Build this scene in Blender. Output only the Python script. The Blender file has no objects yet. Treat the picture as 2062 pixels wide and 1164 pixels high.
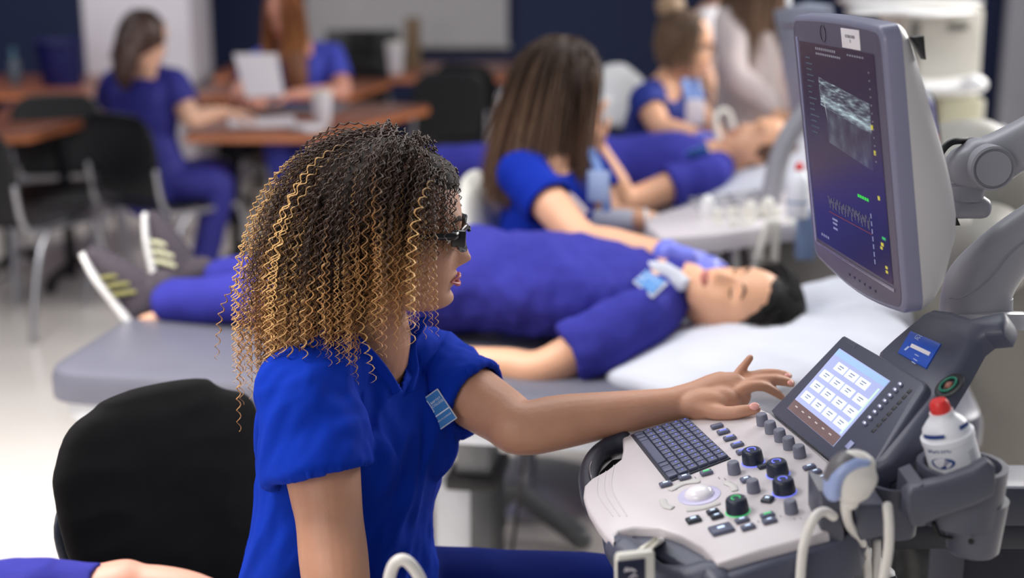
import bpy, bmesh, math, random
import numpy as np
from mathutils import Vector, Matrix, noise
random.seed(4)
C = bpy.context.scene.collection
V = Vector
PI = math.pi

# ------------------------------------------------------------------ camera
FPX = 2864.0
PITCH = math.atan(736 / FPX)
EYE = V((0, 0, 1.615))
FWD = V((0, math.cos(PITCH), -math.sin(PITCH)))
UPV = V((0, math.sin(PITCH), math.cos(PITCH)))
cam_d = bpy.data.cameras.new('camera')
cam = bpy.data.objects.new('camera', cam_d)
C.objects.link(cam)
cam.location = EYE
cam.rotation_euler = (PI / 2 - PITCH, 0, 0)
cam_d.sensor_width = 36
cam_d.lens = FPX * 36 / 2062
cam_d.clip_start = .05
cam_d.dof.use_dof = True
cam_d.dof.focus_distance = 2.13
cam_d.dof.aperture_fstop = 1.7
bpy.context.scene.camera = cam

# ------------------------------------------------------------------ world, lamps, exposure
sc = bpy.context.scene
sc.view_settings.view_transform = 'Standard'
sc.view_settings.look = 'None'
sc.view_settings.exposure = 0.0
sc.view_settings.gamma = 1
w = bpy.data.worlds.new('world'); sc.world = w
w.use_nodes = True
w.node_tree.nodes['Background'].inputs[0].default_value = (.86, .9, 1, 1)
w.node_tree.nodes['Background'].inputs[1].default_value = .24


def area(name, loc, target, sx, sy, power, col=(1, 1, 1)):
    l = bpy.data.lights.new(name, 'AREA'); l.shape = 'RECTANGLE'
    l.size = sx; l.size_y = sy; l.energy = power; l.color = col
    o = bpy.data.objects.new(name, l); C.objects.link(o)
    o.location = loc
    o.rotation_euler = (V(target) - V(loc)).to_track_quat('-Z', 'Y').to_euler()
    return o


area('window_light', (3.6, 5.2, 2.7), (0, 2.6, .7), 3.0, 1.6, 205, (1, .97, .94))
area('front_fill_light', (-2.4, -1.2, 2.5), (.3, 2.4, .9), 2.4, 1.6, 66, (1, .95, .9))  # unseen soft fill from the camera left
area('overhead_area_light', (.2, 3.4, 2.9), (.2, 3.4, 0), 2.4, 1.2, 42, (.95, .97, 1))
area('overhead_area_light', (-1.7, 2.3, 2.9), (-1.7, 2.5, 0), 1.4, 1.4, 80, (1, .96, .93)).data.spread = math.radians(110)  # unseen fill added overhead, spread narrowed to brighten the near left floor
area('pillar_fill_light', (-2.6, 6.9, 2.9), (-2.6, 8.3, 1.2), .9, .6, 30, (1, .96, .95))  # unseen lamp added to brighten the pillar


def A(u, v, y):
    """the point seen at pixel u, v in the vertical plane y metres from the camera"""
    d = FWD + V((1, 0, 0)) * ((u - 1031) / FPX) - UPV * ((v - 582) / FPX)
    return EYE + d * (y / d.y)


def Z(u, v, z):
    d = FWD + V((1, 0, 0)) * ((u - 1031) / FPX) - UPV * ((v - 582) / FPX)
    return EYE + d * ((z - EYE.z) / d.z)


def ONP(u, v, p0, n):
    d = FWD + V((1, 0, 0)) * ((u - 1031) / FPX) - UPV * ((v - 582) / FPX)
    return EYE + d * ((p0 - EYE).dot(n) / d.dot(n))


# ------------------------------------------------------------------ materials
def lin(c):
    return tuple(((x / 255) / 12.92 if x / 255 <= .04045 else ((x / 255 + .055) / 1.055) ** 2.4) for x in c) + (1,)


MATS = {}


def mat(name, rgb, rough=.5, metal=0, emit=0, var=.06, nscale=8, bump=0, bscale=60, sss=0, coat=0, trans=0, sheen=0, stretch=None, spec=.5):
    if name in MATS: return MATS[name]
    m = bpy.data.materials.new(name); m.use_nodes = True
    nt = m.node_tree; b = nt.nodes['Principled BSDF']
    b.inputs['Roughness'].default_value = rough
    b.inputs['Metallic'].default_value = metal
    b.inputs['Specular IOR Level'].default_value = spec
    col = lin(rgb)
    tc = nt.nodes.new('ShaderNodeTexCoord')
    src = tc.outputs['Object']
    if stretch:
        mp = nt.nodes.new('ShaderNodeMapping'); mp.inputs['Scale'].default_value = stretch
        nt.links.new(src, mp.inputs[0]); src = mp.outputs[0]
    n = nt.nodes.new('ShaderNodeTexNoise'); n.inputs['Scale'].default_value = nscale
    n.inputs['Detail'].default_value = 4
    nt.links.new(src, n.inputs['Vector'])
    r = nt.nodes.new('ShaderNodeValToRGB')
    r.color_ramp.elements[0].position = .3; r.color_ramp.elements[1].position = .7
    r.color_ramp.elements[0].color = tuple(x * (1 - var) for x in col[:3]) + (1,)
    r.color_ramp.elements[1].color = tuple(min(1, x * (1 + var)) for x in col[:3]) + (1,)
    nt.links.new(n.outputs['Fac'], r.inputs[0])
    nt.links.new(r.outputs[0], b.inputs['Base Color'])
    if bump:
        n2 = nt.nodes.new('ShaderNodeTexNoise'); n2.inputs['Scale'].default_value = bscale
        n2.inputs['Detail'].default_value = 3
        nt.links.new(src, n2.inputs['Vector'])
        bp = nt.nodes.new('ShaderNodeBump'); bp.inputs['Strength'].default_value = bump
        bp.inputs['Distance'].default_value = .004
        nt.links.new(n2.outputs['Fac'], bp.inputs['Height'])
        nt.links.new(bp.outputs[0], b.inputs['Normal'])
    if emit:
        b.inputs['Emission Color'].default_value = col
        b.inputs['Emission Strength'].default_value = emit
    if sss:
        b.inputs['Subsurface Weight'].default_value = sss
        b.inputs['Subsurface Radius'].default_value = (.012, .005, .003)
    if coat: b.inputs['Coat Weight'].default_value = coat
    if trans: b.inputs['Transmission Weight'].default_value = trans
    if sheen: b.inputs['Sheen Weight'].default_value = sheen
    MATS[name] = m
    return m


def hair_mat(name, rough=.45):
    if name in MATS: return MATS[name]
    m = bpy.data.materials.new(name); m.use_nodes = True
    nt = m.node_tree; b = nt.nodes['Principled BSDF']
    a = nt.nodes.new('ShaderNodeVertexColor'); a.layer_name = 'Col'
    nt.links.new(a.outputs[0], b.inputs['Base Color'])
    b.inputs['Roughness'].default_value = rough
    b.inputs['Specular IOR Level'].default_value = .35
    MATS[name] = m
    return m


SKIN = {
    'tan': mat('skin_tan', (184, 136, 110), .52, var=.07, nscale=14, sss=.15, bump=.12, bscale=180),
    'pale': mat('skin_pale', (228, 178, 150), .5, var=.06, nscale=10, sss=.12),
    'light': mat('skin_light', (232, 176, 140), .45, var=.05, nscale=10, sss=.12),
    'rosy': mat('skin_rosy', (225, 160, 138), .5, var=.05, nscale=10, sss=.12),
}
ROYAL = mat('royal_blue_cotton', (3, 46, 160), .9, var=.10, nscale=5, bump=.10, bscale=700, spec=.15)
ROYAL_SHADED = mat('shaded_royal_blue', (2, 22, 92), .9, spec=.15, var=.10, nscale=5, bump=.1, bscale=700)  # same cloth as the top, with the shadow on the lap put into the colour
VIOLET = mat('violet_blue_cotton', (54, 54, 146), .9, spec=.2, var=.08, nscale=5, bump=.1, bscale=500)
BLUE2 = mat('deep_blue_cotton', (8, 42, 156), .85, spec=.2, var=.08, nscale=5, bump=.1, bscale=500)
INDIGO = mat('indigo_cotton', (36, 48, 140), .7, var=.08, nscale=5)
GLOVE = mat('periwinkle_nitrile', (112, 120, 222), .4, var=.05)
CREAM = mat('cream_plastic', (222, 219, 210), .35, var=.02)
PANEL = mat('warm_white_panel', (208, 201, 204), .38, var=.02)
SLATE = mat('slate_plastic', (76, 79, 96), .42, var=.04, bump=.05, bscale=500)
SLATE_D = mat('dark_slate_plastic', (46, 48, 60), .45, var=.04)
GREY = mat('mid_grey_plastic', (134, 134, 143), .42, var=.03)
LIGHTGREY = mat('light_grey_plastic', (178, 178, 184), .4, var=.03)
BLACK = mat('black_plastic', (18, 18, 20), .45, var=.1)
CHROME = mat('brushed_steel', (190, 190, 195), .3, 1, var=.03)
WHITE = mat('white_linen', (208, 210, 220), .8, var=.03, nscale=5, bump=.1, bscale=200)
PAPER = mat('paper', (230, 225, 230), .8, var=.02)
WOOD = mat('reddish_wood', (140, 84, 62), .35, var=.25, nscale=6, stretch=(1, 12, 6))
WOODEDGE = mat('orange_wood_edge', (205, 125, 80), .4, var=.15, nscale=8)


# ------------------------------------------------------------------ mesh helpers
ORG = V((0, 0, 0))


def setorg(v):
    global ORG
    ORG = V(v)


def cr(pts, k=6):
    """Catmull-Rom resampling of a list of tuples / vectors / floats"""
    P = [np.array(p, dtype=float) for p in pts]
    if len(P) < 3 or k < 2: return P
    out = []
    for i in range(len(P) - 1):
        p0 = P[i - 1] if i else 2 * P[0] - P[1]
        p1, p2 = P[i], P[i + 1]
        p3 = P[i + 2] if i + 2 < len(P) else 2 * P[-1] - P[-2]
        for j in range(k):
            t = j / k
            out.append(.5 * (2 * p1 + (p2 - p0) * t + (2 * p0 - 5 * p1 + 4 * p2 - p3) * t * t + (3 * p1 - p0 - 3 * p2 + p3) * t ** 3))
    out.append(P[-1])
    return out


class MB:
    def __init__(s):
        s.v = []; s.f = []

    def add(s, vs, fs):
        o = len(s.v); s.v += [tuple(x) for x in vs]; s.f += [tuple(i + o for i in q) for q in fs]

    def ell(s, c, r, X=(1, 0, 0), Zx=(0, 0, 1), nu=20, nv=12):
        X = V(X).normalized(); Zx = V(Zx); Zx = (Zx - X * Zx.dot(X)).normalized(); Y = Zx.cross(X)
        if not hasattr(r, '__len__'): r = (r, r, r)
        c = V(c); vs = [c + Zx * r[2]]
        for j in range(1, nv):
            a = PI * j / nv
            for i in range(nu):
                b = 2 * PI * i / nu
                vs.append(c + X * (r[0] * math.sin(a) * math.cos(b)) + Y * (r[1] * math.sin(a) * math.sin(b)) + Zx * (r[2] * math.cos(a)))
        vs.append(c - Zx * r[2]); L = len(vs) - 1
        fs = [(0, 1 + i, 1 + (i + 1) % nu) for i in range(nu)]
        for j in range(nv - 2):
            for i in range(nu):
                a = 1 + j * nu + i; b = 1 + j * nu + (i + 1) % nu
                fs.append((a, a + nu, b + nu, b))
        fs += [(L, 1 + (nv - 2) * nu + (i + 1) % nu, 1 + (nv - 2) * nu + i) for i in range(nu)]
        s.add(vs, fs); return s

    def tube(s, pts, rad, side=None, n=14, k=5, cap=True, closed=False, power=2.0, close_loop=False):
        """tube through pts; rad = floats or (a,b): a along `side`"""
        R = [(r, r) if not hasattr(r, '__len__') else tuple(r) for r in (rad if isinstance(rad, list) else [rad] * len(pts))]
        data = cr([tuple(V(p)) + r for p, r in zip(pts, R)], k) if not close_loop else [np.array(tuple(V(p)) + r) for p, r in zip(pts, R)]
        P = [V(d[:3]) for d in data]; R = [(max(1e-5, d[3]), max(1e-5, d[4])) for d in data]
        T = []
        m = len(P)
        for i in range(m):
            if close_loop: t = P[(i + 1) % m] - P[i - 1]
            else: t = P[min(i + 1, m - 1)] - P[max(i - 1, 0)]
            T.append(t.normalized() if t.length > 1e-9 else (T[-1] if T else V((0, 0, 1))))
        if cap and not close_loop:
            e0, e1 = [], []
            q = 4
            for j in range(1, q + 1):
                a = PI / 2 * j / q
                e0.append((P[0] - T[0] * (math.sin(a) * min(R[0])), (R[0][0] * math.cos(a) + 1e-5, R[0][1] * math.cos(a) + 1e-5), T[0]))
                e1.append((P[-1] + T[-1] * (math.sin(a) * min(R[-1])), (R[-1][0] * math.cos(a) + 1e-5, R[-1][1] * math.cos(a) + 1e-5), T[-1]))
            e0.reverse()
            P = [x[0] for x in e0] + P + [x[0] for x in e1]
            R = [x[1] for x in e0] + R + [x[1] for x in e1]
            T = [x[2] for x in e0] + T + [x[2] for x in e1]
        ref = V(side) if side is not None else (V((0, 0, 1)) if abs(T[0].z) < .9 else V((1, 0, 0)))
        vs = []
        S = None
        for p, r, t in zip(P, R, T):
            base = ref if (side is not None or S is None) else S
            S = base - t * base.dot(t)
            if S.length < 1e-6: S = t.orthogonal()
            S.normalize(); B = t.cross(S)
            for i in range(n):
                a = 2 * PI * i / n
                ca, sa = math.cos(a), math.sin(a)
                if power != 2:
                    ca = math.copysign(abs(ca) ** (2 / power), ca); sa = math.copysign(abs(sa) ** (2 / power), sa)
                vs.append(p + S * (r[0] * ca) + B * (r[1] * sa))
        fs = []
        m = len(P)
        for j in range(m if close_loop else m - 1):
            for i in range(n):
                a = j * n + i; b = j * n + (i + 1) % n; c = ((j + 1) % m) * n + (i + 1) % n; d = ((j + 1) % m) * n + i
                fs.append((a, b, c, d))
        if not close_loop and not closed:
            fs.append(tuple(range(n - 1, -1, -1))); fs.append(tuple(range((m - 1) * n, m * n)))
        s.add(vs, fs); return s

    def shell(s, pts, rad, thick, side=None, n=24, k=5):
        """open hollow tube with wall thickness (closed solid wall)"""
        t1, t2 = MB(), MB()
        R = [(r, r) if not hasattr(r, '__len__') else tuple(r) for r in rad]
        t1.tube(pts, R, side, n, k, cap=False, closed=True)
        t2.tube(pts, [(a - thick, b - thick) for a, b in R], side, n, k, cap=False, closed=True)
        o = len(t1.v); m = o // n
        fs = list(t1.f) + [tuple(reversed([i + o for i in q])) for q in t2.f]
        for i in range(n):
            j = (i + 1) % n
            fs.append((j, i, o + i, o + j))
            L = (m - 1) * n
            fs.append((L + i, L + j, o + L + j, o + L + i))
        s.add(t1.v + t2.v, fs); return s

    def box(s, c, size, X=(1, 0, 0), Zx=(0, 0, 1), bev=.0, taper=1.0):
        X = V(X).normalized(); Zx = V(Zx); Zx = (Zx - X * Zx.dot(X)).normalized(); Y = Zx.cross(X)
        c = V(c); hx, hy, hz = [q / 2 for q in size]
        b = min(bev, hx * .99, hy * .99, hz * .99)
        if b <= 0:
            vs = [c + X * (sx * hx * (taper if sz > 0 else 1)) + Y * (sy * hy * (taper if sz > 0 else 1)) + Zx * (sz * hz) for sz in (-1, 1) for sx, sy in ((-1, -1), (1, -1), (1, 1), (-1, 1))]
            s.add(vs, [(3, 2, 1, 0), (4, 5, 6, 7), (0, 1, 5, 4), (1, 2, 6, 5), (2, 3, 7, 6), (3, 0, 4, 7)]); return s
        rings = []
        for z, ins in ((-hz, b), (-hz + b * .3, b * .3), (-hz + b, 0), (hz - b, 0), (hz - b * .3, b * .3), (hz, b)):
            tp = 1 + (taper - 1) * (z + hz) / (2 * hz)
            r = []
            for cx, cy, a0 in ((1, 1, 0), (-1, 1, 90), (-1, -1, 180), (1, -1, 270)):
                for a in (0, 45, 90):
                    th = math.radians(a0 + a)
                    rr = b - ins
                    r.append(c + X * ((cx * (hx - b) + rr * math.cos(th)) * tp) + Y * ((cy * (hy - b) + rr * math.sin(th)) * tp) + Zx * z)
            rings.append(r)
        n = 12; fs = []
        for j in range(5):
            for i in range(n):
                fs.append((j * n + i, j * n + (i + 1) % n, (j + 1) * n + (i + 1) % n, (j + 1) * n + i))
        fs.append(tuple(range(n - 1, -1, -1))); fs.append(tuple(range(5 * n, 6 * n)))
        s.add([q for r in rings for q in r], fs); return s

    def prism(s, poly, n, h, bev=.0):
        """poly = top outline points; extruded by h against n, rounded top edge of size bev"""
        n = V(n).normalized(); P = [V(p) for p in poly]; m = len(P)
        cen = sum(P, V()) / m
        # make counter-clockwise about n
        ar = V()
        for i in range(m): ar += (P[i] - cen).cross(P[(i + 1) % m] - cen)
        if ar.dot(n) < 0: P.reverse()
        nr = []
        for i in range(m):
            e = (P[(i + 1) % m] - P[i - 1]).normalized()
            nr.append(e.cross(n).normalized())
        lay = [(0, bev), (bev * .3, bev * .3), (bev, 0), (h, 0)] if bev else [(0, 0), (h, 0)]
        vs = []
        for dz, ins in lay: vs += [p - q * ins - n * dz for p, q in zip(P, nr)]
        L = len(lay); fs = [tuple(range(m)), tuple((L - 1) * m + i for i in range(m - 1, -1, -1))]
        for j in range(L - 1):
            for i in range(m):
                fs.append((j * m + (i + 1) % m, j * m + i, (j + 1) * m + i, (j + 1) * m + (i + 1) % m))
        s.add(vs, fs); return s

    def lathe(s, base, axis, prof, n=24, X=None):
        axis = V(axis).normalized(); X = V(X) if X is not None else axis.orthogonal()
        X = (X - axis * X.dot(axis)).normalized(); Y = axis.cross(X); base = V(base)
        vs = []
        for r, h in prof:
            for i in range(n):
                a = 2 * PI * i / n
                vs.append(base + axis * h + X * (max(r, 1e-5) * math.cos(a)) + Y * (max(r, 1e-5) * math.sin(a)))
        m = len(prof); fs = []
        for j in range(m - 1):
            for i in range(n):
                fs.append((j * n + i, j * n + (i + 1) % n, (j + 1) * n + (i + 1) % n, (j + 1) * n + i))
        fs.append(tuple(range(n - 1, -1, -1))); fs.append(tuple(range((m - 1) * n, m * n)))
        s.add(vs, fs); return s

    def xform(s, f):
        s.v = [tuple(f(V(p))) for p in s.v]; return s


def link(name, me, m, parent=None):
    o = bpy.data.objects.new(name, me); C.objects.link(o)
    me.name = name
    if m is not None:
        me.materials.clear(); me.materials.append(m)
    if parent is not None: o.parent = parent
    return o


def build(name, mb, m, parent=None, angle=40, local=False):
    me = bpy.data.meshes.new(name)
    o = V((0, 0, 0)) if local else ORG
    me.from_pydata([(x - o.x, y - o.y, z - o.z) for x, y, z in mb.v], [], mb.f)
    me.validate(); me.update()
    bm = bmesh.new(); bm.from_mesh(me); bmesh.ops.recalc_face_normals(bm, faces=bm.faces); bm.to_mesh(me); bm.free()
    me.shade_smooth()
    if angle < 180: me.set_sharp_from_angle(angle=math.radians(angle))
    return link(name, me, m, parent)


def organic(name, mb, m, parent=None, voxel=.005, smooth=6, disp=None, cut=None, solid=0, local=False, factor=.6):
    me = bpy.data.meshes.new('tmp')
    me.from_pydata(mb.v, [], mb.f); me.update()
    ob = bpy.data.objects.new('tmp', me); C.objects.link(ob)
    r = ob.modifiers.new('r', 'REMESH'); r.mode = 'VOXEL'; r.voxel_size = voxel; r.use_smooth_shade = True
    if smooth:
        q = ob.modifiers.new('s', 'SMOOTH'); q.factor = factor; q.iterations = smooth
    dg = bpy.context.evaluated_depsgraph_get()
    out = bpy.data.meshes.new_from_object(ob.evaluated_get(dg))
    bpy.data.objects.remove(ob); bpy.data.meshes.remove(me)
    n = len(out.vertices)
    co = np.empty(n * 3, 'f'); out.vertices.foreach_get('co', co); co = co.reshape(-1, 3)
    if disp is not None:
        nr = np.empty(n * 3, 'f'); out.vertex_normals.foreach_get('vector', nr); nr = nr.reshape(-1, 3)
        dv = np.array([disp(c) for c in co.tolist()], 'f')
        co = co + nr * dv[:, None]
    if cut is not None:
        bm = bmesh.new(); bm.from_mesh(out)
        for v, c in zip(bm.verts, co.tolist()): v.co = c
        kill = [f for f in bm.faces if cut(f.calc_center_median())]
        bmesh.ops.delete(bm, geom=kill, context='FACES')
        bm.to_mesh(out); bm.free()
        n = len(out.vertices)
        co = np.empty(n * 3, 'f'); out.vertices.foreach_get('co', co); co = co.reshape(-1, 3)
    if not local: co = co - np.array(ORG, 'f')
    out.vertices.foreach_set('co', co.reshape(-1).astype('f')); out.update()
    out.shade_smooth()
    o = link(name, out, m, parent)
    if solid:
        q = o.modifiers.new('thickness', 'SOLIDIFY'); q.thickness = solid; q.offset = -1
    return o


def thing(name, label, cat, loc, group=None):
    o = bpy.data.objects.new(name, None); C.objects.link(o)
    o.location = loc; setorg(loc); o.empty_display_size = .1
    o['label'] = label; o['category'] = cat
    if group: o['group'] = group
    return o


def tag(o, label, cat, group=None):
    o['label'] = label; o['category'] = cat
    if group: o['group'] = group
    return o


def struct(name, mb, m, **k):
    setorg((0, 0, 0))
    o = build(name, mb, m, **k); o['kind'] = 'structure'; return o


def dup(root, loc, rz, label=None, group=None):
    r = root.copy(); C.objects.link(r); r.location = loc; r.rotation_euler = (0, 0, rz)
    if label: r['label'] = label
    if group: r['group'] = group
    for ch in list(root.children):
        c = ch.copy(); C.objects.link(c); c.parent = r
        for g in ch.children:
            d = g.copy(); C.objects.link(d); d.parent = c
    return r


def text(name, s, size, c, X, Yd, m, parent=None, depth=.0004, align='CENTER'):
    cu = bpy.data.curves.new('t', 'FONT'); cu.body = s; cu.size = size; cu.extrude = depth
    cu.align_x = align; cu.align_y = 'CENTER'; cu.resolution_u = 2
    ob = bpy.data.objects.new('t', cu); C.objects.link(ob)
    X = V(X).normalized(); Yd = V(Yd); Yd = (Yd - X * Yd.dot(X)).normalized(); N = X.cross(Yd)
    dg = bpy.context.evaluated_depsgraph_get()
    me = bpy.data.meshes.new_from_object(ob.evaluated_get(dg))
    bpy.data.objects.remove(ob)
    M = Matrix((X, Yd, N)).transposed().to_4x4(); M.translation = V(c) - ORG
    me.transform(M)
    return link(name, me, m, parent)


def fold(freq=(9, 9, 4), amp=.006, seed=0, ridge=True):
    def f(c):
        q = noise.noise(V((c[0] * freq[0] + seed, c[1] * freq[1], c[2] * freq[2])))
        q2 = noise.noise(V((c[0] * freq[0] * 2.3, c[1] * freq[1] * 2.3 + seed, c[2] * freq[2] * 2.3)))
        return amp * ((1 - 2.2 * abs(q)) * .7 + q2 * .6 if ridge else q + q2 * .5)
    return f
# ------------------------------------------------------------------ people
HEADROWS = [  # z, front, back, half width
    (.116, .000, -.030, .010), (.112, .030, -.062, .032), (.098, .058, -.086, .054), (.075, .078, -.100, .068), (.05, .088, -.105, .074),
    (.025, .092, -.104, .0765), (.0, .086, -.099, .075), (-.02, .085, -.090, .072), (-.04, .085, -.078, .068), (-.06, .086, -.062, .062),
    (-.078, .082, -.045, .055), (-.093, .083, -.025, .045), (-.106, .078, -.005, .034), (-.114, .062, .010, .020)]


def head_mb(mb, c, face, up, k=1.0, nose=1.0):
    """a whole head with brow, eye hollows, nose, lips, chin and ears"""
    F = V(face).normalized(); U = V(up); U = (U - F * U.dot(F)).normalized(); R = F.cross(U)
    rows = cr(HEADROWS, 5)
    n = 56; vs = []
    for z, fr, bk, hw in rows:
        cy = (fr + bk) / 2; hy = (fr - bk) / 2
        for i in range(n):
            a = 2 * PI * i / n
            sx, cx = math.sin(a), math.cos(a)
            p = 2.25
            x = hw * math.copysign(abs(sx) ** (2 / p), sx); y = cy + hy * math.copysign(abs(cx) ** (2 / p), cx)
            if y > cy:
                def g(x0, z0, wx, wz): return math.exp(-((x - x0) / wx) ** 2 - ((z - z0) / wz) ** 2)
                d = 0
                for s in (-1, 1):
                    d -= .010 * g(s * .031, .0, .017, .013)
                    d += .004 * g(s * .031, -.003, .012, .008)
                    d += .004 * g(s * .045, -.028, .022, .018)
                    d += .004 * g(s * .028, .024, .02, .009)
                # nose ridge growing to the tip
                if -.052 < z < .018:
                    t = (.018 - z) / .056
                    hgt = .004 + .024 * min(1, t) ** 1.3
                    if z < -.038: hgt *= max(0, 1 - (-.038 - z) / .012) ** .6
                    d += nose * hgt * math.exp(-(x / (.007 + .008 * min(1, t))) ** 2)
                d += .006 * g(0, -.0605, .020, .0055) + .0065 * g(0, -.0735, .017, .006) - .004 * g(0, -.067, .02, .003)
                d -= .003 * g(0, -.083, .02, .005)
                d += .006 * g(0, -.098, .017, .011)
                y += d
            vs.append(V(c) + (R * x + F * y + U * z) * k)
    m = len(rows)
    fs = [tuple(range(n - 1, -1, -1)), tuple(range((m - 1) * n, m * n))]
    for j in range(m - 1):
        for i in range(n):
            fs.append((j * n + i, j * n + (i + 1) % n, (j + 1) * n + (i + 1) % n, (j + 1) * n + i))
    mb.add(vs, fs)
    for s in (-1, 1):
        ec = V(c) + (R * (s * .076) + F * -.008 + U * -.008) * k
        mb.ell(ec, (.006 * k, .017 * k, .028 * k), X=R, Zx=U - F * .2)
    return F, U, R


def head_parts(parent, c, face, up, k, lip=(186, 96, 90), brow=(50, 34, 26), closed=True, far=True):
    F = V(face).normalized(); U = V(up); U = (U - F * U.dot(F)).normalized(); R = F.cross(U)
    c = V(c)

    def L(x, y, z): return c + (R * x + F * y + U * z) * k
    ml = mat('lips_%d' % lip[0], lip, .4); mbw = mat('brow_%d' % brow[0], brow, .8)
    b = MB()
    b.tube([L(-.023, .0835, -.066), L(-.009, .093, -.0625), L(0, .0935, -.0635), L(.009, .093, -.0625), L(.023, .0835, -.066)], [.001 * k, .0028 * k, .0026 * k, .0028 * k, .001 * k], n=8)
    b.tube([L(-.022, .083, -.068), L(-.009, .0922, -.0735), L(.009, .0922, -.0735), L(.022, .083, -.068)], [.001 * k, .0034 * k, .0034 * k, .001 * k], n=8)
    build('lips', b, ml, parent, angle=180)
    for s in (-1, 1):
        b = MB(); b.tube([L(s * .017, .090, .022), L(s * .032, .088, .027), L(s * .048, .077, .021)], [.003 * k, .0035 * k, .0015 * k], n=8)
        build('eyebrow', b, mbw, parent, angle=180)
        if closed:
            b = MB(); b.tube([L(s * .018, .0775, -.003), L(s * .031, .080, -.0075), L(s * .044, .072, -.003)], [.001 * k, .0019 * k, .001 * k], n=6)
            build('eyelashes', b, mbw, parent, angle=180)
        else:
            b = MB(); b.ell(L(s * .031, .0685, -.002), (.011 * k,) * 3)
            e = build('eye', b, mat('eye_white', (225, 220, 218), .25), parent, angle=180)
            b = MB(); b.ell(L(s * .031, .0765, -.002), (.0052 * k, .0052 * k, .0052 * k))
            build('iris', b, mat('iris_dark', (45, 28, 20), .15), e, angle=180)


def hand_mb(mb, W, d, nrm, thumb, k=1.0, curl=.35, r=.0085, tcurl=.3, spread=.10):
    """palm, four unequal fingers with knuckle bends and a thumb leaving the side of the palm"""
    W = V(W); d = V(d).normalized(); n = V(nrm); n = (n - d * n.dot(d)).normalized()
    t = V(thumb); t = (t - d * t.dot(d) - n * t.dot(n)).normalized()
    mb.tube([W - d * .01 * k, W + d * .03 * k + t * .004 * k, W + d * .065 * k, W + d * .088 * k],
            [(.026 * k, .019 * k), (.034 * k, .018 * k), (.040 * k, .015 * k), (.038 * k, .012 * k)], side=t, n=18)
    for off, ln, cz in ((.031, .074, .9), (.0105, .083, 1.), (-.0105, .077, 1.05), (-.030, .060, 1.15)):
        p = W + d * (.083 - abs(off - .01) * .15) * k + t * off * k
        dd = (d + t * (off * spread / .03)).normalized()
        pts = [p]; ang = curl * cz * .5
        for i, q in enumerate((.43, .31, .26)):
            v = dd * math.cos(ang) - n * math.sin(ang)
            p = p + v * ln * q * k; pts.append(p)
            ang += curl * cz * .8
        mb.tube(pts, [r * 1.08 * k, r * k, r * .9 * k, r * .72 * k], n=12, k=4)
    p = W + d * .02 * k + t * .022 * k - n * .004 * k
    v = (d * .62 + t * .75 - n * tcurl).normalized()
    p2 = p + v * .040 * k; v2 = (d * .85 + t * .3 - n * tcurl * 1.3).normalized(); p3 = p2 + v2 * .032 * k
    v3 = (d * .95 + t * .05 - n * tcurl * 1.3).normalized(); p4 = p3 + v3 * .024 * k
    mb.tube([p, p2, p3, p4], [.016 * k, .0115 * k, .0105 * k, .0082 * k], n=12, k=4)


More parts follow.
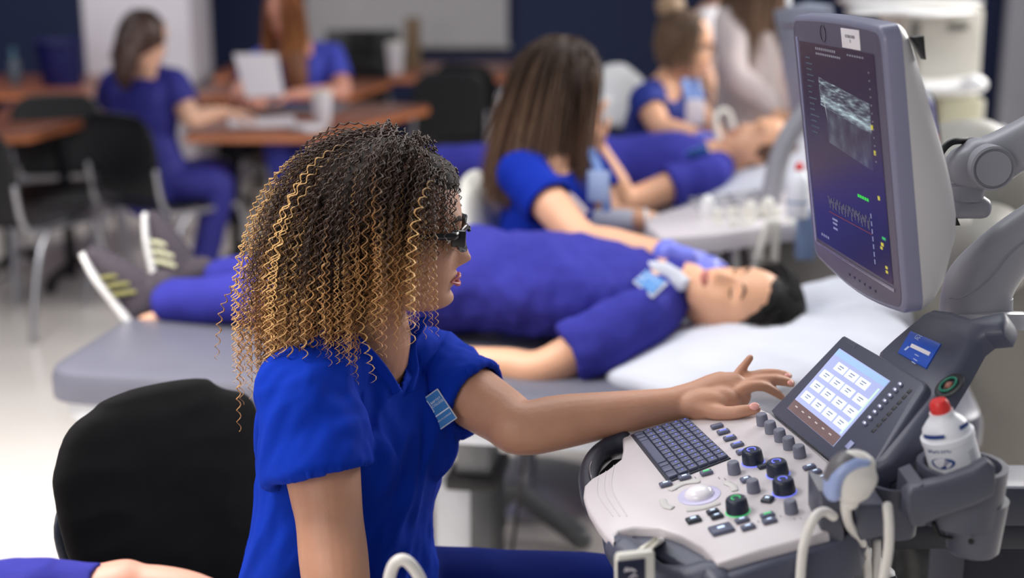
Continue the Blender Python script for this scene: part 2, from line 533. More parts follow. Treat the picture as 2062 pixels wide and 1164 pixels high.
def hair(name, c, face, up, parent, k=1, n=600, back=.12, side=.10, drop_back=.3, drop_side=.25, curl=0.0, period=.018, seg=26, rad=.0013,
         root=(30, 18, 12), tip=(60, 40, 25), hi=None, hi_frac=0, t0=.4, shift=(0, 0, 0), jitter=.01, seed=1, lo=.5, front_gap=62, part=None,
         sides=3, mixv=.18, volume=0, dark_frac=0, spp=6, fcz=.62, shape=2.0, rough=.45, toff=None, taz=0, clumps=0, tmin=.55, gravity=True, top=.0):
    """many single strands (curled when curl > 0) growing from the scalp; one mesh"""
    rnd = random.Random(seed)
    F = V(face).normalized(); U = V(up); U = (U - F * U.dot(F)).normalized(); R = F.cross(U); c = V(c)
    DN = V((0, 0, -1)) if gravity else -U
    Fh = V((F.x, F.y, 0)).normalized() if gravity else F; Rh = Fh.cross(-DN)
    vs, fs, cols = [], [], []
    nv_ = 0
    rootc, tipc = np.array(lin(root)[:3]), np.array(lin(tip)[:3])
    hic = np.array(lin(hi)[:3]) if hi else tipc
    cl = [(rnd.uniform(-PI, PI), rnd.random()) for _ in range(clumps or 1)]
    made = 0
    while made < n:
        az = rnd.uniform(-PI, PI)
        cz = rnd.uniform(-.45, 1)
        if clumps:
            ca, cc = cl[made % clumps]
            az = ca + rnd.gauss(0, .035); cz = -.4 + 1.4 * cc + rnd.gauss(0, .03)
            cz = min(1, cz)
        dg = abs(math.degrees((az + PI) % (2 * PI) - PI))
        if dg < front_gap and cz < fcz: 
            made += 1 if clumps else 0
            continue
        if dg < 100 and cz < .02: 
            made += 1 if clumps else 0
            continue
        made += 1
        sz = math.sqrt(max(0, 1 - cz * cz))
        # scalp point
        pr = c + (F * (math.cos(az) * sz * .1 - .012) + R * (math.sin(az) * sz * .078) + U * (cz * .115 + .004)) * k
        pr = c + (pr - c) * (1 + rnd.random() * volume)
        a2 = (az + PI) % (2 * PI) - PI
        if abs(a2) < math.radians(front_gap + 8):   # fringe falls to the sides
            a2 = math.copysign(math.radians(front_gap + 8 + rnd.uniform(0, 22)), a2 if abs(a2) > .15 else rnd.uniform(-1, 1))
        bk = .5 - .5 * math.cos(a2)     # 0 front, 1 back
        bk2 = max(0, -math.cos(a2))
        Rf = (side + (back - side) * bk2) * rnd.uniform(lo, 1) * (.8 + .2 * bk + top * cz)
        drop = (drop_side + (drop_back - drop_side) * bk2) * rnd.uniform(tmin, 1)
        hd = Fh * math.cos(a2) + Rh * math.sin(a2)
        rel = pr - c; h0 = rel.dot(hd); z0 = rel.dot(-DN)
        lat = rel - hd * h0 + DN * z0
        ph = rnd.uniform(0, 2 * PI); amp = curl * rnd.uniform(.6, 1.25); per = period * rnd.uniform(.8, 1.2)
        if clumps: ph = cl[(made - 1) % clumps][0] * 7 + rnd.gauss(0, .5)
        ishi = rnd.random() < hi_frac
        if clumps and hi_frac: ishi = (cl[(made - 1) % clumps][0] * 37 % 1) < hi_frac
        isdark = rnd.random() < dark_frac
        jit = V((rnd.gauss(0, 1), rnd.gauss(0, 1), rnd.gauss(0, .6))) * jitter
        S = np.linspace(0, 1, 18)
        rho = h0 + (Rf - h0) * np.sin(np.minimum(1, S * 1.25) * PI / 2)
        zz = z0 + (.055 * S * (1 - S)) * max(0, cz) - (drop + max(0, z0) * .9) * S ** shape
        A3 = lambda q: np.array(tuple(q))
        P = A3(c) + np.outer(rho, A3(hd)) - np.outer(zz, A3(DN)) + np.outer(1 - S * .3, A3(lat)) + np.outer(S, A3(jit)) + np.outer(S ** 2 * bk, np.array(shift, dtype=float))
        sl_ = np.concatenate([[0], np.cumsum(np.linalg.norm(np.diff(P, axis=0), axis=1))]); LN = sl_[-1]
        ns_ = max(6, int(LN / per * spp)) if curl else seg
        q_ = np.linspace(0, LN, ns_ + 1)
        Q = np.stack([np.interp(q_, sl_, P[:, a_]) for a_ in range(3)], 1); s_ = q_ / LN
        T = np.gradient(Q, axis=0); T /= np.linalg.norm(T, axis=1)[:, None] + 1e-9
        e1 = A3(hd.cross(DN).normalized()); e1 = np.broadcast_to(e1, T.shape)
        e2 = np.cross(T, e1); e2 /= np.linalg.norm(e2, axis=1)[:, None] + 1e-9
        if curl:
            w_ = amp * np.minimum(1, .25 + 1.5 * s_)
            al = 2 * PI * q_ / per + ph + .8 * np.sin(q_ * 40 + ph * 3)
            Q = Q + e1 * (w_ * np.cos(al))[:, None] + e2 * (w_ * np.sin(al))[:, None]
        rr_ = rad * np.where(s_ < .8, 1, 1 - (s_ - .8) * 3.2)
        m0 = nv_; ring = []
        for j in range(sides):
            b_ = 2 * PI * j / sides
            ring.append(Q + e1 * (rr_ * math.cos(b_))[:, None] + e2 * (rr_ * math.sin(b_))[:, None])
        vs.append(np.stack(ring, 1).reshape(-1, 3))
        tw = rnd.uniform(-.12, .12)
        mf = np.clip((s_ - (t0 * (.35 if ishi else 1)) + tw) / .32, 0, 1)[:, None]
        if isdark: mf = mf * .25
        col = (rootc * (1 - mf) + (hic if ishi else tipc) * mf) * (1 + mixv * math.sin(ph * 5))
        cols.append(np.repeat(np.concatenate([col, np.ones((len(col), 1))], 1), sides, axis=0))
        I = (np.arange(ns_)[:, None] * sides + np.arange(sides)[None, :]).reshape(-1)
        Jn = (np.arange(ns_)[:, None] * sides + ((np.arange(sides) + 1) % sides)[None, :]).reshape(-1)
        fs.append(np.stack([I, Jn, Jn + sides, I + sides], 1) + m0)
        nv_ += (ns_ + 1) * sides
    me = bpy.data.meshes.new(name)
    va = (np.concatenate(vs) - np.array(ORG)).astype('f')
    fa = np.concatenate(fs).astype('i')
    me.vertices.add(len(va)); me.vertices.foreach_set('co', va.reshape(-1))
    me.loops.add(fa.size); me.loops.foreach_set('vertex_index', fa.reshape(-1))
    me.polygons.add(len(fa)); me.polygons.foreach_set('loop_start', np.arange(0, fa.size, 4, dtype='i'))
    me.update(calc_edges=True)
    ca = me.color_attributes.new('Col', 'FLOAT_COLOR', 'POINT')
    ca.data.foreach_set('color', np.concatenate(cols).astype('f').reshape(-1))
    me.shade_smooth()
    return link(name, me, hair_mat('hair_strands_%d' % int(rough * 100), rough), parent)


def cap_mb(mb, c, face, up, k=1, grow=1.0, back=.016, lift=.02):
    F = V(face).normalized(); U = V(up); U = (U - F * U.dot(F)).normalized(); R = F.cross(U)
    mb.ell(V(c) + (F * -back + U * lift) * k, (.084 * k * grow, .100 * k * grow, .104 * k * grow), X=R, Zx=U)
    mb.ell(V(c) + (F * -.045 + U * -.03) * k, (.068 * k * grow, .06 * k * grow, .07 * k * grow), X=R, Zx=U)


def torso_top(mb, nk, ch, ws, pv, L, k=1, F=None, bust=0, hem=None):
    """scrub top body: sections (a along shoulders, b front-back)"""
    nk, ch, ws, pv = map(V, (nk, ch, ws, pv))
    up = (nk - ch).normalized()
    mb.tube([ch + (nk - ch) * .78, ch + (nk - ch) * .45, ch, ch + (ws - ch) * .5, ws, pv],
            [(.085 * k, .06 * k), (.165 * k, .085 * k), (.178 * k, .112 * k), (.165 * k, .118 * k), (.16 * k, .115 * k), (.185 * k, .14 * k)], side=L, n=28)
    if bust:
        Ld = V(L).normalized()
        for s in (-1, 1):
            mb.ell(ch + (ws - ch) * .28 + V(F).normalized() * .062 * k + Ld * (s * .072 * k), (.075 * k, .07 * k * bust, .075 * k), X=Ld)


def limb(mb, a, b, c, r=(.055, .05, .042, .04, .028)):
    a, b, c = V(a), V(b), V(c)
    mb.tube([a, a.lerp(b, .5), b, b.lerp(c, .35), c], list(r), n=18)


def sleeve(mb, a, b, f=.62, r0=.068, r1=.072, thick=.008, drop=0):
    a, b = V(a), V(b); d = (b - a).normalized()
    mb.shell([a - d * .01, a.lerp(b, f * .5), a.lerp(b, f)], [r0, (r0 + r1) / 2, r1], thick)
    mb.ell(a, r0 * .98)
# ------------------------------------------------------------------ the room
fm = mat('vinyl_floor', (232, 225, 218), .24, var=.05, nscale=1.6, bump=.03, bscale=6)
nt = fm.node_tree
b = MB(); b.box((0, 4.6, -.03), (9, 12.6, .06)); struct('floor', b, fm)
navy = mat('navy_wall_paint', (34, 46, 84), .7, var=.04)
b = MB(); b.box((.2, 10.05, 1.5), (9.4, .1, 3.0)); struct('wall_back', b, navy)
b = MB(); b.box((-4.5, 5.2, 1.5), (.1, 9.8, 3.0)); struct('wall_left', b, navy)
b = MB(); b.box((0, 10.0, .05), (8.8, .016, .1), bev=.004); struct('baseboard_back', b, BLACK)
pc = A(278, 100, 8.6)
b = MB(); b.box((pc.x, 8.6 + .3, 1.5), (.64, .6, 3.0), bev=.01); struct('pillar', b, mat('pale_grey_paint', (232, 228, 236), .7, var=.02))
# right-hand corner: navy wall strip, grey door beside it
b = MB(); b.box((3.75, 8.2, 1.5), (2.2, .1, 3.0)); struct('wall_right', b, navy)
dx = A(2052, 120, 7.9)
b = MB(); b.box((dx.x + .12, 7.9, 1.1), (.42, .08, 2.2), bev=.008); struct('door_1', b, mat('grey_door_paint', (176, 176, 184), .6, var=.03))
# projection screen on the back wall
p0, p1 = A(612, -60, 9.9), A(1022, 93, 9.9)
t = thing('projection_screen', 'wide pale grey projection screen hanging on the navy back wall', 'screen', (0, 9.96, p1.z))
b = MB(); b.box(((p0.x + p1.x) / 2, 9.92, (p1.z + 2.5) / 2), (p1.x - p0.x, .02, 2.5 - p1.z)); build('screen_fabric', b, mat('screen_grey', (196, 194, 196), .8, var=.03), t)
b = MB(); b.box(((p0.x + p1.x) / 2, 9.92, p1.z), (p1.x - p0.x + .04, .035, .035), bev=.01); build('bottom_rail', b, mat('rail_grey', (180, 176, 172), .5), t)
b = MB(); b.box(((p0.x + p1.x) / 2, 9.92, 2.55), (p1.x - p0.x + .1, .09, .1), bev=.02); build('screen_housing', b, mat('rail_grey', (180, 176, 172), .5), t)


# ------------------------------------------------------------------ tables
def table(label, px, legs, group='wooden classroom tables', z=.74):
    P = [Z(u, v, z) for u, v in px]
    cen = sum(P, V()) / len(P)
    t = thing('table', label, 'table', (cen.x, cen.y, 0), group)
    b = MB(); b.prism([p - V((0, 0, 0)) for p in P], (0, 0, 1), .012, .003); build('table_top', b, WOOD, t)
    b = MB(); b.prism([p - V((0, 0, .0121)) for p in P], (0, 0, 1), .03, .004); build('edge_band', b, WOODEDGE, t)
    for f in legs:
        q = V((P[0].x * (1 - f[0]) * (1 - f[1]) + P[1].x * f[0] * (1 - f[1]) + P[2].x * f[0] * f[1] + P[3].x * (1 - f[0]) * f[1],
               P[0].y * (1 - f[0]) * (1 - f[1]) + P[1].y * f[0] * (1 - f[1]) + P[2].y * f[0] * f[1] + P[3].y * (1 - f[0]) * f[1], 0))
        b = MB(); b.tube([q + V((0, 0, .03)), q + V((0, 0, .70))], .025, n=12, k=1)
        b.tube([q + V((-.02, -.26, .05)), q + V((0, 0, .07)), q + V((.02, .26, .05))], .022, n=8, k=3)
        for s in (-1, 1): b.lathe(q + V((s * .02, s * .26, 0)), (0, 0, 1), [(.02, 0), (.025, .01), (.025, .03)], 12)
        build('leg', b, mat('black_steel', (28, 28, 32), .4, .5), t)
    return t


LG = [(.12, .5), (.88, .5)]
table('wooden table with papers where the two seated women work', [(372, 268), (640, 268), (864, 212), (480, 196)], [(.1, .5), (.85, .5)])
table('wooden table cut off by the left edge of the picture', [(-90, 275), (58, 268), (216, 226), (30, 204)], LG)
table('wooden table with one corner showing behind the woman holding paper', [(385, 192), (690, 192), (787, 160), (480, 150)], LG)
table('long wooden table under the projection screen holding black laptops', [(430, 152), (1062, 152), (1064, 124), (470, 124)], LG)
table('dark wooden table at far left carrying the blue bin', [(-40, 186), (175, 186), (215, 150), (-40, 150)], LG)


# ------------------------------------------------------------------ chairs (built at the origin, facing +Y)
def make_chair(label, group):
    t = thing('stacking_chair', label, 'chair', (0, 0, 0), group); 
    sh = mat('black_shell', (12, 14, 19), .45, var=.05); 
    b = MB()
    b.tube([(0, -.20, .455), (0, -.1, .445), (0, .1, .45), (0, .21, .435)], [(.19, .014), (.215, .016), (.215, .016), (.19, .014)], side=(1, 0, 0), n=28, power=2.6)
    build('seat', b, sh, t, angle=180, local=True)
    b = MB()
    b.tube([(0, -.215, .50), (0, -.235, .60), (0, -.255, .72), (0, -.27, .80), (0, -.275, .845)], [(.17, .012), (.20, .013), (.205, .013), (.19, .013), (.14, .012)], side=(1, 0, 0), n=28, power=2.4)
    build('backrest', b, sh, t, angle=180, local=True)
    for s in (-1, 1):
        b = MB()
        b.tube([(s * .20, -.26, .62), (s * .205, -.23, .47), (s * .215, -.15, .43), (s * .22, .15, .42), (s * .225, .20, .40), (s * .24, .24, .2), (s * .25, .27, .01)], .0125, n=10)
        build('leg', b, CHROME, t, angle=180, local=True)
        b = MB(); b.tube([(s * .215, -.08, .425), (s * .225, -.16, .38), (s * .24, -.24, .2), (s * .25, -.29, .01)], .0125, n=10)
        build('leg', b, CHROME, t, angle=180, local=True)
    b = MB(); b.tube([(-.22, .1, .42), (.22, .1, .42)], .01, n=8, k=1); build('crossbar', b, CHROME, t, local=True)
    return t


GCH = 'black shell chairs with steel legs'
ch0 = make_chair('black shell chair carrying the ponytailed woman', GCH)


def floor_at(u, y):
    p = A(u, 100, y); return V((p.x, y, 0))


c8 = floor_at(322, 6.12)
ch0.location = c8; ch0.rotation_euler = (0, 0, math.radians(-32))
for u, y, a, lab in ((590, 7.35, 170, 'black shell chair under the woman reading a paper'),
                     (10, 5.75, -20, 'black shell chair cut off by the left picture edge in front of the wooden table'),
                     (108, 6.3, 200, 'empty black shell chair tucked at the left wooden table'),
                     (165, 7.2, 150, 'dark chair with its back showing above the left table'),
                     (893, 7.9, 10, 'black chair with its back against the table edge below the screen'),
                     (985, 8.3, -30, 'black chair standing behind the long haired sonographer'),
                     (700, 8.6, 15, 'black chair at the table right behind the woman with red hair')):
    dup(ch0, floor_at(u, y), math.radians(a), lab, GCH)


# ------------------------------------------------------------------ small things on the far tables
def tag_thing(name, label, cat, mb, m, loc, group=None):
    setorg(loc)
    o = build(name, mb, m); o.location = loc
    return tag(o, label, cat, group)


def onT(u, v, z=.74): return Z(u, v, z)


b = MB(); q = onT(528, 246); b.box(q + V((0, 0, .002)), (.30, .34, .003), X=(1, .2, 0)); tag_thing('paper_sheet', 'white paper lying in front of the ponytailed woman', 'paper', b, PAPER, q)
q = onT(620, 222); b = MB(); b.box(q + V((0, 0, .012)), (.34, .26, .022), X=(1, -.15, 0), bev=.004)
tag_thing('ring_binder', 'grey binder lying open on the table before the reading woman', 'binder', b, GREY, q)
q = onT(560, 216); b = MB(); b.box(q + V((0, 0, .02)), (.20, .16, .036), X=(1, .25, 0), bev=.01)
tag_thing('notebook', 'small white notebook beside the grey binder', 'notebook', b, PAPER, q)
q = onT(650, 250)
t = thing('paper_cup', 'tall white cup standing at the front edge of the table with papers', 'cup', q)
b = MB(); b.lathe(q, (0, 0, 1), [(.034, 0), (.036, .01), (.046, .13)], 24); build('cup_body', b, PAPER, t)
b = MB(); b.lathe(q + V((0, 0, .13)), (0, 0, 1), [(.048, 0), (.049, .006), (.044, .012), (.043, .02), (.02, .021)], 24); build('cup_lid', b, CREAM, t)
q = onT(618, 262); b = MB(); b.box(q + V((0, 0, .012)), (.10, .16, .022), X=(1, .9, 0), bev=.006)
tag_thing('folded_cloth', 'small folded white cloth at the table edge by the cup', 'cloth', b, PAPER, q)
for u, lab in ((705, 'black laptop standing open nearest the woman with red hair'), (748, 'black laptop standing open beside the white cup below the screen')):
    q = onT(u, 138)
    t = thing('laptop', lab, 'laptop', q, 'laptops on the far table')
    b = MB(); b.box(q + V((0, 0, .01)), (.33, .22, .016), bev=.005); build('laptop_base', b, BLACK, t)
    b = MB(); b.box(q + V((0, .12, .12)), (.33, .012, .22), Zx=(0, .18, 1), bev=.005); build('laptop_lid', b, BLACK, t)
q = onT(797, 148)
t = thing('takeaway_cup', 'white takeaway cup on the long table beside the laptop', 'cup', q)
b = MB(); b.lathe(q, (0, 0, 1), [(.04, 0), (.042, .01), (.056, .17)], 24); build('cup_body', b, PAPER, t)
b = MB(); b.lathe(q + V((0, 0, .17)), (0, 0, 1), [(.058, 0), (.058, .008), (.05, .02), (.02, .022)], 24); build('cup_lid', b, CREAM, t)
q = onT(832, 132)
t = thing('desk_stand', 'narrow tan cardboard stand upright below the projection screen', 'stand', q)
b = MB(); b.box(q + V((0, 0, .15)), (.10, .05, .30), bev=.006); build('stand_panel', b, mat('cardboard', (128, 108, 84), .8), t)
b = MB(); b.box(q + V((0, 0, .01)), (.14, .12, .02), bev=.004); build('stand_foot', b, mat('cardboard', (128, 108, 84), .8), t)
q = onT(126, 172)
t = thing('storage_bin', 'dark blue plastic bin standing on the far left table', 'bin', q)
b = MB(); b.shell([q + V((0, 0, .005)), q + V((0, 0, .12)), q + V((0, 0, .24))], [.105, .12, .13], .008); b.lathe(q, (0, 0, 1), [(.1, 0), (.1, .01)], 24); build('bin_body', b, mat('dark_blue_plastic', (6, 12, 84), .5), t)
b = MB(); b.tube([q + V((.133 * math.cos(a), .133 * math.sin(a), .24)) for a in [2 * PI * i / 24 for i in range(24)]], .008, n=8, close_loop=True); build('rim', b, mat('dark_blue_plastic', (6, 12, 84), .5), t)
q = onT(32, 172)
t = thing('spray_bottle', 'pale blue capped bottle on the far left table', 'bottle', q)
b = MB(); b.lathe(q, (0, 0, 1), [(.03, 0), (.034, .01), (.034, .12), (.014, .15)], 20); build('bottle_body', b, mat('pale_grey_blue', (90, 100, 112), .4), t)
b = MB(); b.lathe(q + V((0, 0, .15)), (0, 0, 1), [(.015, 0), (.016, .05), (.012, .055)], 16); build('cap', b, mat('teal_cap', (70, 110, 130), .4), t)

# ------------------------------------------------------------------ examination table of the near patient
TD = V((.986, -.165, 0)).normalized(); TN = V((.165, .986, 0)).normalized()   # along the table / away from the camera
TC = V((-1.10, 3.13, 0))      # near left corner on the floor plan


def tp(l, w, z): return TC + TD * l + TN * w + V((0, 0, z))


PAD = mat('grey_vinyl_upholstery', (104, 104, 116), .36, var=.03, bump=.04, bscale=300)
t = thing('examination_table', 'grey padded examination table on a white lift column under the near patient', 'table', tp(1.0, .36, 0))
b = MB()
pts = []
for cx, cy, a0 in ((.10, .10, 180), (2.02, .10, 270), (2.02, .64, 0), (.10, .64, 90)):
    for a in range(0, 91, 15):
        th = math.radians(a0 + a); pts.append(tp(cx + .1 * math.cos(th), cy + .1 * math.sin(th), .615))
b.prism(pts, (0, 0, 1), .075, .028); build('mattress_pad', b, PAD, t)
b = MB()
b.prism([p - V((0, 0, .0755)) * 1 for p in [q_ + (tp(1.06, .37, .615) - q_) * .03 for q_ in pts]], (0, 0, 1), .045, .006); build('table_frame', b, mat('white_enamel', (226, 228, 232), .4), t)
b = MB(); b.box(tp(.985, .28, .40), (.085, .14, .24), X=TD, bev=.01); build('upper_column', b, mat('steel_grey', (116, 118, 120), .4, .3), t)
b = MB(); b.box(tp(.985, .28, .325), (.125, .19, .035), X=TD, bev=.006); build('column_collar', b, BLACK, t)
b = MB(); b.box(tp(.94, .28, .19), (.09, .16, .25), X=TD, bev=.006); build('column_cover', b, mat('white_enamel', (226, 228, 232), .4), t)
b = MB(); b.box(tp(1.01, .27, .19), (.055, .17, .25), X=TD, bev=.006); build('lower_column', b, mat('dark_steel', (82, 84, 86), .4, .3), t)
b = MB(); b.box(tp(1.12, .30, .045), (1.3, .10, .05), X=TD, bev=.012); b.box(tp(.55, .30, .04), (.07, .58, .045), X=TD, bev=.012); b.box(tp(1.72, .30, .04), (.07, .58, .045), X=TD, bev=.012)
build('base_frame', b, mat('steel_grey', (116, 118, 120), .4, .3), t)
for l in (.55, 1.72):
    for wd in (.03, .57):
        b = MB(); b.lathe(tp(l, wd, .035) - TD * .012, TD, [(.02, 0), (.034, .003), (.034, .021), (.02, .024)], 18); build('caster', b, BLACK, t)
# pedestal foot seen between arm and console
t = thing('foot_pedal', 'grey foot pedal with a black end on the floor beside the lift column', 'pedal', Z(1050, 1010, .1))
b = MB(); b.tube([Z(1000, 1030, .07), Z(1015, 1000, .12), Z(1045, 990, .13), Z(1075, 1015, .10), Z(1140, 1060, .05), Z(1170, 1085, .04)], [.02, .026, .026, .028, .03, .03], n=14)
build('pedal_arm', b, mat('steel_grey', (116, 118, 120), .4, .3), t)
b = MB(); b.ell(Z(998, 1050, .06), (.03, .03, .045)); build('pedal_cap', b, BLACK, t)
setorg((0, 0, 0))
q = A(1050, 930, 3.3)
b = MB(); b.tube([V((q.x + .01, 3.35, .52)), V((q.x + .005, 3.35, .3)), V((q.x - .03, 3.35, .01))], .0045, n=8)
tag(build('hanging_cable', b, mat('cable_grey', (100, 96, 96), .5)), 'thin grey cable hanging down beneath the near table', 'cable')

# ------------------------------------------------------------------ second bed (raised backrest) behind
t = thing('treatment_bed', 'second bed with a raised white padded backrest under the far patient', 'bed', (.55, 4.85, 0))
b = MB(); b.tube([A(880, 392, 4.9), A(1130, 400, 4.85), A(1330, 400, 4.8)], [(.30, .05)] * 3, side=(0, 1, 0), n=24, power=4, k=3); build('mattress_pad', b, PAD, t)
b = MB(); b.tube([A(1335, 425, 4.75), A(1480, 372, 4.75), A(1640, 318, 4.75), A(1720, 290, 4.75)], [(.32, .055)] * 4, side=(0, 1, 0), n=24, power=4, k=3)
organic('backrest_pad', b, WHITE, t, voxel=.012, smooth=3)
b = MB(); b.box((.5, 4.85, .33), (1.1, .3, .3), bev=.03); b.box((.5, 4.85, .09), (1.4, .5, .1), bev=.03); build('bed_base', b, mat('steel_grey', (116, 118, 120), .4, .3), t)

# ------------------------------------------------------------------ white machines at the back right
ENAM = mat('ivory_housing', (204, 200, 190), .4, var=.02)
t = thing('monitor_housing', 'large ivory boxy monitor housing with dark vents at upper right', 'machine', A(1890, 210, 5.2))
p, q = A(1805, 200, 5.2), A(1990, 12, 5.2)
b = MB(); b.box(((p.x + q.x) / 2, 5.38, (p.z + q.z) / 2), (q.x - p.x, .36, q.z - p.z), bev=.025, taper=.97); build('housing', b, ENAM, t)
r = A(1905, 50, 5.19); b = MB()
for i in range(4): b.box(A(1930, 47 + i * 4, 5.198), (.075, .01, .004), bev=.001)
build('vent', b, mat('vent_grey', (120, 118, 112), .6), t)
b = MB(); b.box(A(1841, 98, 5.195), (.034, .012, .19), bev=.005); build('side_panel', b, mat('vent_grey', (140, 138, 130), .6), t)
b = MB(); b.tube([A(1715, 24, 5.15), A(1790, 20, 5.15), A(1850, 24, 5.15), A(1930, 22, 5.2)], [(.09, .015), (.12, .018), (.13, .018), (.1, .012)], side=(0, 1, 0), n=20); build('top_tray', b, mat('gloss_white', (240, 240, 240), .15), t)
b = MB(); b.tube([A(1700, 2, 5.5), A(1850, 0, 5.5), A(1960, 4, 5.5)], [(.12, .012)] * 3, side=(0, 1, 0), n=20); build('upper_shelf', b, mat('gloss_white', (240, 240, 240), .15), t)
t = thing('equipment_cart', 'ivory equipment cart with white trays below the boxy monitor', 'cart', V((A(1930, 280, 5.2).x, 5.3, 0)))
b = MB(); b.tube([A(1838, 172, 5.15), A(1900, 172, 5.15), A(1962, 168, 5.12)], [(.13, .02), (.14, .02), (.13, .025)], side=(0, 1, 0), n=20, power=3); build('tray', b, mat('gloss_white', (240, 240, 240), .15), t)
b = MB(); b.ell(A(1962, 170, 5.0), (.045, .05, .033)); build('handle', b, mat('gloss_white', (240, 240, 240), .15), t)
p = A(1918, 225, 5.3); b = MB(); b.box((p.x, 5.3, p.z), (.15, .2, .13), bev=.01); build('drawer_unit', b, mat('cream_yellow', (190, 186, 160), .5), t)
b = MB()
for u in (1845, 1975): 
    p = A(u, 200, 5.4); b.box((p.x, 5.42, p.z / 2), (.035, .05, p.z), bev=.008)
build('upright', b, ENAM, t)
p = A(1950, 283, 5.1); b = MB(); b.box((p.x, 5.15, p.z), (.42, .4, .04), bev=.012); build('lower_shelf', b, mat('gloss_white', (240, 240, 240), .15), t)
b = MB(); b.box((p.x, 5.25, p.z - .28), (.38, .34, .34), bev=.02); build('cabinet', b, mat('beige_cabinet', (196, 190, 178), .5), t)
b = MB(); b.box((p.x, 5.25, .1), (.4, .4, .08), bev=.02); build('cart_base', b, ENAM, t)
for sx in (-.17, .17):
    for sy in (-.15, .15):
        b = MB(); b.lathe((p.x + sx - .012, 5.25 + sy, .035), (1, 0, 0), [(.02, 0), (.035, .004), (.035, .02), (.02, .024)], 14); build('caster', b, BLACK, t)
# pale grey machine standing behind the monitor arm
t = thing('grey_machine_body', 'large rounded beige machine body standing behind the monitor arm', 'machine', V((A(1960, 560, 3.3).x, 3.5, 0)))
mx = A(1960, 560, 3.4).x
BEI = mat('beige_machine', (150, 146, 138), .45, var=.03)
b = MB(); b.tube([(mx + .05, 3.5, .12), (mx + .05, 3.5, .4), (mx + .03, 3.5, .72), (mx, 3.5, .98)], [(.18, .2), (.19, .21), (.20, .2), (.17, .18)], side=(1, 0, 0), n=28, power=2.6); build('body', b, BEI, t, angle=180)
b = MB(); b.tube([(mx - .02, 3.29, .86), (mx - .02, 3.22, .86)], [.12, .09], n=28, k=1); build('reel', b, BEI, t)
b = MB(); b.tube([(mx - .02, 3.21, .86), (mx - .02, 3.18, .86)], [.04, .035], n=20, k=1); build('reel_hub', b, mat('tan_hub', (205, 196, 176), .5), t)
b = MB(); b.box((mx + .05, 3.5, .06), (.5, .55, .09), bev=.03); build('machine_base', b, mat('dark_steel', (82, 84, 86), .4, .3), t)
for s in (-1, 1):
    b = MB(); b.lathe((mx + .05 + s * .22, 3.25, .06), (1, 0, 0), [(.03, 0), (.055, .006), (.055, .03), (.03, .036)], 20); build('caster', b, mat('wheel_grey', (96, 94, 90), .5), t)
# clear plastic cover behind the big monitor
gm = mat('clear_plastic', (240, 244, 246), .05, trans=1.0, var=0)
t = thing('clear_shield', 'clear curved plastic cover standing behind the big monitor', 'cover', A(1870, 380, 3.0))
b = MB()
P = [A(1838, 178, 3.0), A(1868, 182, 3.0), A(1884, 200, 3.0), A(1894, 270, 3.0), A(1904, 350, 3.0), A(1910, 420, 3.0)]
P = [V(q_) for q_ in cr([tuple(x) for x in P], 4)]
vs = []
for q_ in P: vs += [q_, q_ + V((0, .25, 0)), q_ + V((0, .25, 0)) + V((-.003, 0, -.002)), q_ + V((-.003, 0, -.002))]
fs = []
for i in range(len(P) - 1):
    for j in range(4): fs.append((i * 4 + j, i * 4 + (j + 1) % 4, i * 4 + 4 + (j + 1) % 4, i * 4 + 4 + j))
fs += [(3, 2, 1, 0), tuple((len(P) - 1) * 4 + j for j in range(4))]
b.add(vs, fs); build('cover_sheet', b, gm, t)
b = MB(); b.tube([A(1800, 415, 3.1), A(1915, 420, 3.1)], [(.14, .014)] * 2, side=(0, 1, 0), n=16, k=1, power=4); build('cover_base', b, CREAM, t)
# white objects on the left of the far sonographer
t = thing('white_stool', 'white moulded chair back showing between the two sonographers', 'chair', V((A(1255, 200, 5.7).x, 5.7, 0)))
b = MB(); b.tube([A(1264, 240, 5.6), A(1260, 205, 5.62), A(1248, 165, 5.66), A(1238, 138, 5.7)], [(.11, .03), (.12, .03), (.10, .028), (.06, .02)], side=(1, .3, 0), n=24); build('backrest', b, mat('gloss_white', (240, 240, 240), .15), t, angle=180)
b = MB(); p = A(1250, 250, 5.6); b.box((p.x, 5.6, .46), (.4, .4, .05), bev=.02); build('seat', b, mat('gloss_white', (240, 240, 240), .15), t)
b = MB(); b.tube([(p.x, 5.6, .05), (p.x, 5.6, .45)], .03, n=12, k=1); b.lathe((p.x, 5.6, .0), (0, 0, 1), [(.2, 0), (.2, .02), (.05, .05)], 24); build('pedestal', b, CHROME, t)
t = thing('white_cabinet_arm', 'white rounded machine part left of the long haired sonographer', 'machine', V((A(1018, 230, 6.0).x, 6.0, 0)))
b = MB(); b.tube([A(1022, 200, 6.0), A(1030, 240, 6.0), A(1020, 285, 6.0)], [(.05, .1), (.07, .12), (.06, .12)], side=(1, 0, 0), n=20); build('cover', b, mat('gloss_white', (240, 240, 240), .15), t, angle=180)
p = A(1025, 285, 6.0); b = MB(); b.tube([(p.x, 6, .02), (p.x, 6, p.z)], [.06, .04], n=14, k=1); b.lathe((p.x, 6, 0), (0, 0, 1), [(.22, 0), (.22, .03), (.06, .06)], 24); build('stand', b, GREY, t)
# ------------------------------------------------------------------ the ultrasound machine in front
W = V((math.sin(.19), -math.cos(.19), 0))       # along the operator edge, towards the camera
F0 = V((math.cos(.19), math.sin(.19), 0))       # away from the operator
TILT = math.radians(11)
PF = (F0 * math.cos(TILT) + V((0, 0, 1)) * math.sin(TILT))
PN = W.cross(PF).normalized()
if PN.z < 0: PN = -PN
P0 = Z(1400, 1000, .845)


def pp(u, v, h=0): return ONP(u, v, P0, PN) + PN * h


